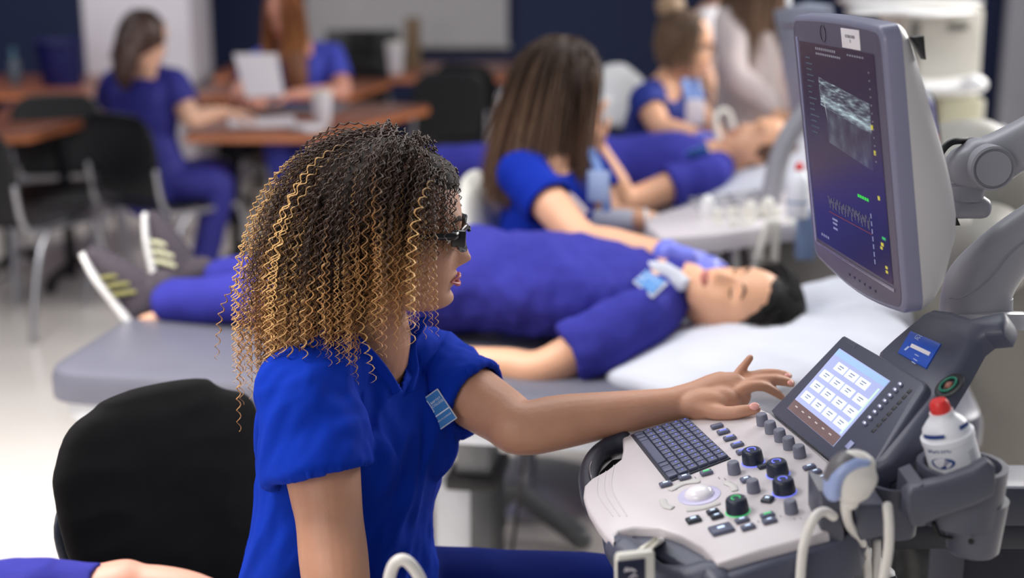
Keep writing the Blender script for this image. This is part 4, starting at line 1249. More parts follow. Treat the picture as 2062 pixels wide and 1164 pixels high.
# second (empty) cup with a dark well and slots
c2 = A(1800, 985, 1.76)
b = MB(); b.shell([c2 + V((0, 0, -.06)), c2 + V((0, 0, 0)), c2 + V((0, 0, .012))], [.032, .036, .038], .006, n=28, k=3); build('probe_cup', b, HO, us, angle=60)
b = MB(); b.box(c2 + V((0, 0, -.055)), (.045, .045, .01)); build('cup_floor', b, BLACK, us)
b = MB(); b.tube([A(1700, 985, 1.80), A(1760, 975, 1.82), A(1850, 960, 1.83), A(1930, 930, 1.83)], [(.03, .022), (.03, .024), (.03, .024), (.03, .02)], side=(0, 1, 0), n=16, power=4); build('holder_rail', b, HO, us, angle=60)
# blocks in front carrying probes
for pts in ([(1650, 990), (1700, 1010), (1702, 1100), (1672, 1108), (1650, 1060)], [(1722, 1015), (1782, 1018), (1784, 1080), (1735, 1092), (1720, 1060)], [(1838, 985), (1862, 975), (1866, 1060), (1850, 1064), (1832, 1060)]):
    b = MB(); b.prism([A(u, v, 1.675) for u, v in pts], (0, -1, 0), .07, .006); build('holder_block', b, HO, us, angle=60)
b = MB(); b.prism([A(u, v, 1.68) for u, v in [(1702, 1020), (1716, 1020), (1716, 1075), (1702, 1070)]], (0, -1, 0), .05, .002); build('holder_slot', b, BLACK, us)
b = MB(); b.prism([A(u, v, 1.705) for u, v in [(1450, 1124), (1700, 1060), (1760, 1080), (1740, 1130), (1690, 1140), (1640, 1118), (1460, 1180)]], (0, -1, 0), .16, .008); build('underside_beam', b, SLATE, us, angle=60)
b = MB(); b.lathe(A(1709, 1116, 1.705), (0, -1, 0), [(.011, 0), (.011, .002), (.007, .003), (.004, .002)], 20); build('screw', b, BLACK, us)
b = MB(); b.lathe(A(1955, 1090, 1.70), (0, -1, 0), [(.004, 0), (.004, .002)], 12); build('screw', b, BLACK, us)
b = MB(); b.tube([A(1880, 1055, 1.71), A(1890, 1078, 1.705), A(1915, 1084, 1.705)], .003, n=8); build('hook', b, BLACK, us)

# grey machine body running out at lower right
t = thing('side_cabinet', 'dark slate horizontal cabinet running out of the picture at lower right', 'cabinet', V((.95, 2.35, 0)))
p, q = A(1780, 1000, 2.2), A(2200, 1000, 2.2)
zt, zm, zb = A(2000, 985, 2.2).z, A(2000, 1065, 2.2).z, A(2000, 1120, 2.2).z
b = MB(); b.box(((p.x + q.x) / 2, 2.26, (zt + zm) / 2), (q.x - p.x, .11, zt - zm), bev=.008); build('upper_box', b, mat('cabinet_slate', (66, 70, 84), .45), t)
b = MB(); b.box(((p.x + q.x) / 2, 2.27, (zm + zb) / 2), (q.x - p.x, .10, (zm - zb) * .98), bev=.008); build('lower_box', b, SLATE_D, t)
b = MB(); b.box(((p.x + q.x) / 2 + .1, 2.4, zb / 2), (.2, .2, zb - .02), bev=.02); build('cabinet_stand', b, SLATE_D, t)
b = MB(); b.box(((p.x + q.x) / 2 + .1, 2.4, .03), (.4, .4, .05), bev=.02); build('cabinet_foot', b, SLATE_D, t)

# gel bottle --------------------------------------------------------------
bb, bt = A(1931, 962, 1.745), A(1889, 806, 1.745)
ax = (bt - bb).normalized(); L_ = (bt - bb).length
t = thing('gel_bottle', 'white ultrasound gel bottle with a red cap leaning in the cup holder', 'bottle', bb)
b = MB(); b.lathe(bb - ax * .02, ax, [(.030, 0), (.0335, .004), (.0335, L_ * .50 + .02), (.0345, L_ * .51 + .02), (.0345, L_ * .58 + .02), (.031, L_ * .60 + .02), (.0295, L_ * .68 + .02), (.022, L_ * .76 + .02), (.0185, L_ * .79 + .02), (.0155, L_ * .83 + .02), (.0155, L_ * .86 + .02)], 40)
bo = build('bottle_body', b, mat('bottle_white', (232, 234, 240), .35, var=.01), t, angle=40)
b = MB(); b.lathe(bb + ax * (L_ * .86), ax, [(.0125, 0), (.0135, .002), (.0125, L_ * .10), (.010, L_ * .14), (.004, L_ * .142)], 24); build('red_cap', b, mat('cap_red', (222, 52, 48), .4), t)
INK = mat('label_blue', (28, 62, 130), .5, var=.02)
side_ = (EYE - bb); side_ = (side_ - ax * side_.dot(ax)).normalized(); tang = ax.cross(side_).normalized()
if tang.x < 0: tang = -tang


def bcurve(o, r, off=.0006):
    """wrap a flat mesh (x along tang, y along axis) on the bottle"""
    me = o.data
    for v_ in me.vertices:
        q = V(v_.co) + ORG - bb
        x = q.dot(tang); y = q.dot(ax); z = q.dot(side_)
        a = x / r
        v_.co = bb + tang * (math.sin(a) * (r + z)) + side_ * (math.cos(a) * (r + z)) + ax * y - ORG


def band_(x0, x1, y0, y1):
    b = MB(); n_ = 10
    vs = []
    for i in range(n_ + 1):
        x = x0 + (x1 - x0) * i / n_
        for y in (y0, y1): vs.append(bb + tang * x + ax * y + side_ * .0006)
    b.add(vs, [(2 * i, 2 * i + 1, 2 * i + 3, 2 * i + 2) for i in range(n_)])
    o = build('label_band', b, INK, bo); bcurve(o, .0335); return o


band_(-.034, -.004, .073, .079); band_(.017, .034, .078, .084)
o = text('lettering', 'sonic', .016, bb + tang * -.017 + ax * .058 + side_ * .0006, tang, ax, INK, bo, .0002); bcurve(o, .0335)
b = MB(); vs = []; n_ = 28
for i in range(n_):
    a = 2 * PI * i / n_; vs.append(bb + tang * (-.016 + .0165 * math.cos(a)) + ax * (.038 + .008 * math.sin(a)) + side_ * .0006)
b.add(vs, [tuple(range(n_))]); o = build('label_oval', b, INK, bo); bcurve(o, .0335)
o = text('lettering', '100', .012, bb + tang * -.016 + ax * .038 + side_ * .0010, tang, ax, PAPER, bo, .0002); bcurve(o, .0335)
b = MB()
for i in range(7): b.box(bb + tang * .026 + ax * (.045 - i * .0035) + side_ * .0004, (.010, .0008, .0004), X=tang, Zx=side_)
o = build('small_print', b, GREY, bo); bcurve(o, .0335)

# probes and cables ---------------------------------------------------------
PLAST = mat('probe_white', (226, 222, 216), .35, var=.02)
yP = 1.655
t = thing('ultrasound_probe', 'white curved ultrasound probe with a grey lens hanging in the front holder', 'probe', A(1705, 1010, yP))
hd = [A(1712, 1010, yP), A(1713, 995, yP), A(1716, 970, yP), A(1720, 950, yP), A(1726, 932, yP)]
b = MB(); b.tube(hd, [(.011, .011), (.023, .018), (.030, .02), (.030, .02), (.024, .016)], side=(1, 0, -.2), n=24); build('probe_body', b, PLAST, t, angle=180)
b = MB(); b.tube([A(1676, 990, yP), A(1678, 968, yP), A(1690, 943, yP), A(1712, 928, yP), A(1740, 926, yP)], [(.020, .011), (.021, .0115), (.0215, .0115), (.021, .0105), (.017, .007)], side=(0, 1, 0), n=18); build('probe_band', b, mat('probe_blue', (152, 168, 212), .35), t, angle=180)
b = MB(); b.tube([A(1672, 960, yP), A(1684, 938, yP), A(1704, 923, yP), A(1730, 920, yP)], [(.014, .0085), (.016, .009), (.016, .009), (.013, .005)], side=(0, 1, 0), n=18); build('lens', b, mat('lens_grey', (104, 102, 106), .4), t, angle=180)
b = MB(); b.tube([A(1705, 1005, yP), A(1704, 1030, yP), A(1712, 1060, yP + .02), A(1735, 1090, yP + .05), A(1745, 1130, yP + .08), A(1750, 1220, yP + .1)], [.009, .0065, .006, .006, .006, .006], n=12); build('cable', b, PLAST, t, angle=180)
setorg((0, 0, 0))
for pts, lab in (([(1678, 1040, 1.665), (1660, 1030, 1.66), (1640, 1042, 1.65), (1622, 1085, 1.645), (1614, 1130, 1.64), (1608, 1230, 1.64)], 'looped white cable hanging over the panel corner left of the probe'),
                 ([(1787, 1020, 1.64), (1790, 1060, 1.63), (1788, 1110, 1.63), (1778, 1170, 1.63), (1770, 1240, 1.63)], 'white cable hanging straight down right of the probe holder'),
                 ([(1690, 1100, 1.74), (1682, 1140, 1.74), (1680, 1230, 1.74)], 'short white cable end below the screw of the console'),
                 ([(1765, 1090, 1.75), (1764, 1130, 1.75), (1758, 1230, 1.75)], 'white cable behind the straight one at the lower right')):
    b = MB(); b.tube([A(*q) for q in pts], .0062, n=12); tag(build('probe_cable', b, PLAST, angle=180), lab, 'cable', 'white probe cables')
# clip with small grid display on the front handle
t = thing('handle_clip', 'white hooked bracket with a dark patterned face clipped over the front handle', 'bracket', A(1275, 1125, 1.72))
q0 = A(1270, 1125, 1.75)
b = MB(); b.tube([A(1262, 1125, 1.74), A(1285, 1112, 1.78), A(1310, 1097, 1.64), A(1330, 1098, 1.87), A(1346, 1108, 1.88)], [(.013, .004)] * 5, side=(.6, .8, 0), n=14, power=4); build('hook', b, CREAM, t, angle=60)
b = MB(); b.box(A(1278, 1152, 1.60), (.05, .016, .055), X=(1, .25, 0), Zx=(-.35, 0, 1), bev=.006); bd = build('body', b, CREAM, t)
b = MB(); b.box(A(1271, 1160, 1.590), (.036, .003, .042), X=(1, .25, 0), Zx=(-.35, 0, 1), bev=.001); dk = build('patterned_face', b, mat('clip_dark', (30, 34, 60), .4), t)
b = MB(); rr = random.Random(5)
for i in range(12): b.box(A(1258 + rr.random() * 22, 1143 + rr.random() * 24, 1.5875), (rr.uniform(.002, .008), .0006, .0012), X=(1, .25, rr.uniform(-.8, .8)))
build('pattern_lines', b, PAPER, dk)
# scan head held low by the main sonographer: only its white cable loop shows
setorg((0, 0, 0))
b = MB(); b.tube([A(790, 1260, 1.62), A(782, 1190, 1.62), A(790, 1143, 1.62), A(808, 1127, 1.62), A(828, 1138, 1.62), A(850, 1175, 1.62), A(870, 1250, 1.62)], .0075, n=14)
tag(build('probe_cable', b, PLAST, angle=180), 'arched white cable at the bottom edge in front of the blue scrubs', 'cable', 'white probe cables')
# ------------------------------------------------------------------ the sonographer in front
MF = V((.8, -.6, 0)); ML = V((.6, .8, 0))
root_ = A(690, 1290, 2.12)
t = thing('person', 'person with curly golden-ended hair in royal blue scrubs reaching for the touch screen', 'person', V((root_.x, root_.y, .0)))
HC = A(796, 462, 2.13); HF = V((1, .06, -.06)); HU = V((.08, 0, 1)); HK = 1.08
shR, shL = A(628, 790, 2.02), A(868, 745, 2.24)
elR, wrR = A(664, 1050, 1.94), A(705, 1430, 1.80)
elL, wrL = A(1050, 862, 2.10), A(1368, 812, 2.14)
neck0 = A(742, 560, 2.15); neck1 = A(752, 680, 2.14)
nkP, chP, wsP, pvP = A(735, 678, 2.14), A(716, 830, 2.14), A(690, 1040, 2.12), A(685, 1230, 2.12)
b = MB()
head_mb(b, HC, HF, HU, HK)
b.tube([neck0, neck0.lerp(neck1, .5), neck1, nkP.lerp(chP, .5)], [(.056, .056), (.052, .054), (.058, .06), (.09, .07)], side=ML, n=22)
b.tube([nkP.lerp(chP, .12), nkP.lerp(chP, .6), chP.lerp(wsP, .3)], [(.080, .052), (.148, .070), (.14, .085)], side=ML, n=22)
for s in (shR, shL): b.tube([nkP.lerp(s, .2), nkP.lerp(s, .7), s], [.045, .047, .05], n=16)
b.tube([shR, shR.lerp(elR, .45), shR.lerp(elR, .8), elR, elR.lerp(wrR, .3), wrR], [.056, .058, .053, .050, .050, .036], n=22)
b.tube([shL, shL.lerp(elL, .4), shL.lerp(elL, .8), elL, elL.lerp(wrL, .25), elL.lerp(wrL, .6), elL.lerp(wrL, .88), wrL], [.052, .052, .046, .043, .043, .035, .028, .0265], n=22)
# left hand on the touch screen: every joint placed
pl = [(1360, 812, 2.14), (1395, 805, 2.145), (1430, 800, 2.15), (1465, 792, 2.155), (1488, 782, 2.16)]
b.tube([A(*q) for q in pl], [(.0265, .0265), (.029, .027), (.036, .026), (.038, .022), (.030, .016)], side=(.0, .55, .85), n=18)
FR = .0088
for pts, r in (([(1455, 784, 2.17), (1478, 762, 2.185), (1495, 741, 2.19), (1511, 720, 2.19)], .0082),
               ([(1478, 778, 2.18), (1510, 760, 2.185), (1545, 753, 2.19), (1572, 754, 2.19), (1588, 757, 2.19)], .0088),
               ([(1480, 786, 2.16), (1515, 770, 2.165), (1552, 765, 2.17), (1580, 768, 2.175), (1594, 772, 2.175)], .0092),
               ([(1474, 796, 2.14), (1506, 780, 2.145), (1536, 778, 2.15), (1558, 788, 2.155), (1574, 799, 2.16)], .0086),
               ([(1405, 818, 2.115), (1440, 830, 2.10), (1470, 832, 2.09), (1496, 828, 2.085), (1522, 824, 2.085)], .0112)):
    b.tube([A(*q) for q in pts], [r * 1.25, r * 1.1, r, r * .92, r * .74], n=12, k=4) if len(pts) == 5 else b.tube([A(*q) for q in pts], [r * 1.2, r, r * .92, r * .72], n=12, k=4)
b.ell(A(1418, 816, 2.125), (.045, .024, .026)); b.ell(A(1448, 808, 2.135), (.035, .022, .024))
# right hand low, on the patient in front
hand_mb(b, wrR, (wrR - elR) * .6 + V((.3, .2, -.2)) * .1, (.2, -.8, .6), (1, .2, 0), 1, .5)
body = organic('body', b, SKIN['tan'], t, voxel=.0034, smooth=3, factor=.5)
head_parts(t, HC, HF, HU, HK, lip=(176, 92, 92), closed=False)
# finger nails
NAIL = mat('nail', (222, 160, 150), .25, var=.02)
for u, v, y, d_ in ((1586, 757, 2.182, (1, .1, -.1)), (1592, 771, 2.168, (1, .1, -.15)), (1519, 818, 2.074, (1, 0, .1))):
    bb_ = MB(); bb_.ell(A(u, v, y), (.0055, .0048, .0025) if v < 800 else (.008, .0065, .003), X=d_, Zx=(0, -.7, .7)); build('fingernail', bb_, NAIL, t, angle=180)

# scrub top
b = MB()
torso_top(b, nkP, chP, wsP, pvP, ML, 1.0, MF, bust=.9)
b.tube([nkP + ML * .0, nkP.lerp(shR, .6) + V((0, 0, .004)), shR], [(.05, .045), (.058, .05), (.066, .062)], n=20)
b.tube([nkP + ML * .0, nkP.lerp(shL, .6) + V((0, 0, .004)), shL], [(.05, .045), (.054, .05), (.062, .06)], n=20)
sleeve(b, shR + V((-.012, 0, .0)), elR, .64, .071, .082, .009)
sleeve(b, shL, elL, .50, .064, .066, .009)
apex = A(806, 778, 2.05)
f1 = fold((7, 7, 3.2), .012, 3); f2 = fold((20, 20, 7), .0062, 9)


def mdisp(c):
    # long folds running from the bust to the waist, pulled diagonally
    x, y, z = c
    d = (x - z * .45)
    return f1((d, y, z * .6)) + f2((d, y, z * .7))


VPOLY = [(700, 652), (735, 690), (765, 722), (790, 755), (809, 784), (819, 745), (814, 700), (828, 665), (850, 628), (780, 590)]


def inpoly(u, v, P):
    r = False
    for i in range(len(P)):
        (x1, y1), (x2, y2) = P[i], P[i - 1]
        if (y1 > v) != (y2 > v) and u < (x2 - x1) * (v - y1) / (y2 - y1) + x1: r = not r
    return r


def vcut(c):
    q = c - EYE; d = q.dot(FWD)
    if (c - nkP).dot(MF) < .0: return False
    return inpoly(1031 + FPX * q.x / d, 582 - FPX * q.dot(UPV) / d, VPOLY)


top = organic('scrub_top', b, ROYAL, t, voxel=.0045, smooth=5, disp=mdisp, cut=vcut, solid=.004)


def surf(o, u, v, off=0, fallback_y=2.05):
    """the point of an object's surface seen at a pixel"""
    dg = bpy.context.evaluated_depsgraph_get(); dg.update()
    d = (FWD + V((1, 0, 0)) * ((u - 1031) / FPX) - UPV * ((v - 582) / FPX)).normalized()
    loc = o.parent.location if o.parent else V()
    hit, p, n, i = o.ray_cast(EYE - loc, d)
    if not hit: return A(u, v, fallback_y), -d
    return p + loc + n * off, n


# collar facing that edges the neck opening
for pts, off in ((((706, 662), (735, 692), (765, 724), (788, 756), (804, 784)), (-9, 5)), (((846, 640), (829, 668), (817, 700), (822, 745), (812, 786)), (9, 1))):
    col = [surf(top, u + off[0], v + off[1], .0015)[0] for u, v in pts]
    ymed = sorted(p.y for p in col)[2]
    col = [p if abs(p.y - ymed) < .07 else A(u + off[0], v + off[1], ymed) for p, (u, v) in zip(col, pts)]
    b = MB(); b.tube(col, [(.009, .0028)] * 5, side=(.8, .1, .3), n=12, power=3); build('collar_band', b, ROYAL, top, angle=180)

# embroidered badge on the chest
pc_, nn_ = surf(top, 881, 824, .002)
nb_ = (nn_ * .75 + (EYE - pc_).normalized() * .8).normalized(); cn = [ONP(u, v, pc_, nb_) for u, v in ((848, 806), (893, 777), (913, 845), (880, 871))]
bx = ((cn[1] - cn[0]) + (cn[2] - cn[3])).normalized(); by = ((cn[0] - cn[3]) + (cn[1] - cn[2])).normalized()
bn = bx.cross(by).normalized(); by = bn.cross(bx)
if bn.dot(EYE - pc_) < 0: bn = -bn
ctr = sum(cn, V()) / 4 + bn * .004
bw, bh = ((cn[1] - cn[0]).length + (cn[2] - cn[3]).length) / 2, ((cn[0] - cn[3]).length + (cn[1] - cn[2]).length) / 2
b = MB(); b.box(ctr, (bw, bh, .003), X=bx, Zx=bn, bev=.001); bd = build('badge', b, mat('badge_border', (196, 200, 214), .6), t)
b = MB(); b.box(ctr + bn * .0014, (bw * .93, bh * .94, .001), X=bx, Zx=bn); build('badge_field', b, mat('badge_blue', (38, 112, 180), .6, var=.03), bd)
b = MB(); b.box(ctr + bn * .0021 - by * bh * .12, (bw * .93, .0018, .0006), X=bx, Zx=bn)
for sx, sy, wx, wy in ((-.36, .30, .0009, .02), (-.14, .30, .0009, .02)): b.box(ctr + bn * .0021 + bx * bw * sx + by * bh * .2, (.0010, bh * .36, .0006), X=bx, Zx=bn)
for sy in (.38, .02): b.box(ctr + bn * .0021 - bx * bw * .25 + by * bh * sy, (bw * .22, .0010, .0006), X=bx, Zx=bn)
build('badge_lines', b, mat('badge_white', (214, 222, 236), .6), bd)
b = MB(); b.tube([ctr + bn * .0022 - bx * bw * .25 + by * bh * .2 + (bx * math.cos(a) + by * math.sin(a)) * bw * .07 for a in [2 * PI * i / 12 for i in range(12)]], .0007, n=5, close_loop=True); build('badge_emblem', b, mat('badge_white', (214, 222, 236), .6), bd)
text('lettering', 'BAPTIST\nCOLLEGE', bw * .135, ctr + bn * .0022 + bx * bw * .17 + by * bh * .2, bx, by, mat('badge_white', (214, 222, 236), .6), bd, .0002)
text('lettering', 'OF HEALTH SCIENCES', bw * .085, ctr + bn * .0022 - by * bh * .28, bx, by, mat('badge_white', (214, 222, 236), .6), bd, .0002)

# trousers
hipL, knL = A(760, 1205, 2.22), A(1290, 1215, 2.22)
hipR, knR = A(640, 1260, 2.02), A(1060, 1420, 1.86)
b = MB()
b.tube([pvP + V((0, 0, .03)), pvP + V((0, 0, -.07))], [(.185, .14), (.19, .15)], side=ML, n=24, k=3)
b.tube([hipL, hipL.lerp(knL, .5), knL, knL + V((.02, 0, -.14)), V((knL.x + .05, knL.y, .1))], [.092, .084, .068, .06, .05], n=22)
b.tube([hipR, hipR.lerp(knR, .5), knR, knR + V((.02, 0, -.14)), V((knR.x + .05, knR.y, .1))], [.09, .082, .068, .06, .05], n=22)
organic('scrub_trousers', b, ROYAL_SHADED, t, voxel=.008, smooth=6, disp=fold((5, 5, 5), .006, 5))
for k_ in (knL, knR):
    p = V((k_.x + .05, k_.y, .04)); b = MB(); b.tube([p + V((-.06, 0, .0)), p + V((.02, 0, .01)), p + V((.14, -.02, -.005))], [(.035, .035), (.042, .04), (.036, .025)], side=(0, 1, 0), n=16)
    organic('shoe', b, BLACK, t, voxel=.008, smooth=3)

# glasses: thick black frame
GL = mat('glasses_black', (14, 14, 16), .25)
Fh_, Uh_ = HF.normalized(), HU.normalized(); Uh_ = (Uh_ - Fh_ * Uh_.dot(Fh_)).normalized(); Rh_ = Fh_.cross(Uh_)


def hl(x, y, z): return HC + (Rh_ * x + Fh_ * y + Uh_ * z) * HK


b = MB()
for s in (-1, 1):
    b.tube([hl(s * (.033 + .025 * math.cos(a)), .099 - .012 * abs(math.cos(a)) * (1 if math.cos(a) * 1 > 0 else .2), .0 + .0145 * math.sin(a)) for a in [2 * PI * i / 20 for i in range(20)]], [(.0035, .006)] * 20, n=8, close_loop=True)
    b.tube([hl(s * .058, .090, .009), hl(s * .076, .076, .010), hl(s * .080, .03, .008), hl(s * .081, -.02, .002)], [(.0065, .0035), (.0055, .003), (.004, .002), (.003, .002)], side=(0, 0, 1), n=8)
b.tube([hl(-.01, .104, .006), hl(.01, .104, .006)], .003, n=8, k=1)
gl = build('glasses', b, GL, t, angle=60)
for s in (-1, 1):
    b = MB(); b.ell(hl(s * .034, .096, .002), (.023 * HK, .0135 * HK, .002), X=Rh_, Zx=Fh_); build('lens', b, mat('lens_dark', (10, 12, 18), .08), gl, angle=180)
    b = MB(); b.box(hl(s * .060, .088, .004), (.008, .022, .026), X=Rh_, Zx=Uh_, bev=.003); build('hinge_block', b, GL, gl)

# curly hair
b = MB(); cap_mb(b, HC, HF, HU, HK, grow=1.03, back=.024, lift=.022)
b.ell(HC + V((-.09, 0, -.05)), (.085, .075, .12))
b.ell(HC + HF.normalized() * .042 + V((0, 0, .072)), (.056, .062, .05))
organic('hair_cap', b, mat('hair_dark', (30, 20, 15), .8), t, voxel=.006, smooth=3, disp=fold((60, 60, 60), .004, 4, False))
CURL = dict(face=HF, up=HU, parent=t, k=HK, root=(60, 42, 33), tip=(188, 138, 86), hi=(224, 178, 116), shape=1.9, gravity=True)
hair('curly_hair', HC, n=1150, back=.235, side=.118, drop_back=.285, drop_side=.115, curl=.0038, period=.0142, rad=.0011, spp=5, hi_frac=.2, t0=.42, jitter=.012, seed=5, lo=.42, front_gap=80, clumps=230, tmin=.6, volume=.26, dark_frac=.15, **CURL)
hair('curly_hair', HC, n=220, back=.245, side=.135, drop_back=.30, drop_side=.12, curl=.0056, period=.019, rad=.0014, hi_frac=.5, t0=.44, jitter=.02, seed=8, lo=.7, front_gap=82, clumps=80, tmin=.55, volume=.28, **CURL)
hair('curly_fringe', HC, n=190, fcz=.42, back=.12, side=.108, drop_back=.05, drop_side=.04, curl=.0044, period=.016, rad=.0012, hi_frac=.3, t0=.6, jitter=.01, seed=14, lo=.8, front_gap=46, clumps=40, tmin=.4, volume=.22, **CURL)
hair('curly_crown', HC, n=620, back=.17, side=.115, drop_back=.05, drop_side=.03, curl=.0036, period=.0125, rad=.0012, t0=1.5, jitter=.012, seed=17, lo=.35, front_gap=52, tmin=.3, volume=.22, spp=5, **CURL)

# ------------------------------------------------------------------ her chair
t = thing('task_chair', 'black fabric task chair with rounded backrest behind the curly haired sonographer', 'chair', V((A(420, 1000, 2.3).x, 2.28, 0)))
bcx = A(338, 985, 2.27)
L2 = ML
FA = mat('black_fabric', (10, 9, 10), .9, var=.12, nscale=30, bump=.15, bscale=900, spec=.2)
b = MB()
b.tube([A(372, 1230, 2.22), A(362, 1130, 2.235), A(345, 1010, 2.25), A(330, 900, 2.27), A(318, 835, 2.28), A(314, 798, 2.285)], [(.15, .022), (.19, .028), (.215, .032), (.215, .034), (.185, .030), (.125, .022)], side=L2, n=36, power=2.5)
organic('backrest', b, FA, t, voxel=.006, smooth=4, disp=fold((6, 6, 12), .0025, 2))
b = MB()
b.tube([A(352, 1240, 2.26), A(342, 1130, 2.275), A(326, 1010, 2.29), A(316, 930, 2.30)], [(.155, .012), (.195, .014), (.218, .014), (.19, .012)], side=L2, n=36, power=2.5)
build('back_shell', b, mat('shell_slate', (44, 48, 58), .35), t, angle=180)
b = MB()
for k_ in range(6):
    u0, v0 = 198 + k_ * 8, 968 + k_ * 17
    b.tube([A(u0, v0 + 6, 2.185), A(u0 + 14, v0 - 4, 2.18), A(u0 + 38, v0 - 8 + k_, 2.19)], [.0008, .0014, .0006], n=6)
sc_ = A(640, 1380, 2.12)
bs_ = MB(); bs_.tube([sc_ - MF * .2, sc_, sc_ + MF * .22], [(.2, .035), (.235, .04), (.2, .03)], side=ML, n=28, power=3); build('seat', bs_, FA, t, angle=180)
bs_ = MB(); bs_.tube([V((sc_.x, sc_.y, .08)), V((sc_.x, sc_.y, sc_.z))], .028, n=16, k=1); build('gas_lift', bs_, BLACK, t)
for i in range(5):
    a = 2 * PI * i / 5; e_ = V((math.cos(a), math.sin(a), 0)); c0 = V((sc_.x, sc_.y, .09))
    bs_ = MB(); bs_.tube([c0, c0 + e_ * .28 + V((0, 0, -.02))], [.028, .018], n=12, k=3); bs_.lathe(c0 + e_ * .28 + V((0, 0, -.065)) - e_.cross(V((0, 0, 1))) * .015, e_.cross(V((0, 0, 1))), [(.015, 0), (.025, .004), (.025, .026), (.015, .03)], 14); build('leg', bs_, BLACK, t)

# ------------------------------------------------------------------ person lying in front, at the lower left corner
t = thing('person', 'person of whom only a violet sleeve and bare forearm show at the bottom left corner', 'person', A(260, 1250, 1.7))
b = MB()
b.tube([A(80, 1235, 1.68), A(160, 1215, 1.69), A(250, 1190, 1.70)], [.045, .045, .042], n=18)
b.tube([A(225, 1205, 1.70), A(300, 1194, 1.70), A(380, 1200, 1.69), A(450, 1222, 1.68)], [(.040, .036), (.038, .034), (.033, .030), (.028, .024)], n=18)
hand_mb(b, A(450, 1222, 1.68), (1, -.05, -.25), (0, -.2, 1), (0, -1, 0), 1, .3)
organic('body', b, SKIN['rosy'], t, voxel=.005, smooth=5)
b = MB(); b.shell([A(-140, 1260, 1.68), A(40, 1222, 1.68), A(130, 1216, 1.69), A(195, 1222, 1.69)], [.075, .062, .056, .058], .006, n=24); b.tube([A(-260, 1300, 1.68), A(-100, 1262, 1.68)], [.12, .09], n=20)
organic('scrub_top', b, VIOLET, t, voxel=.006, smooth=4, disp=fold((12, 12, 12), .005, 1))
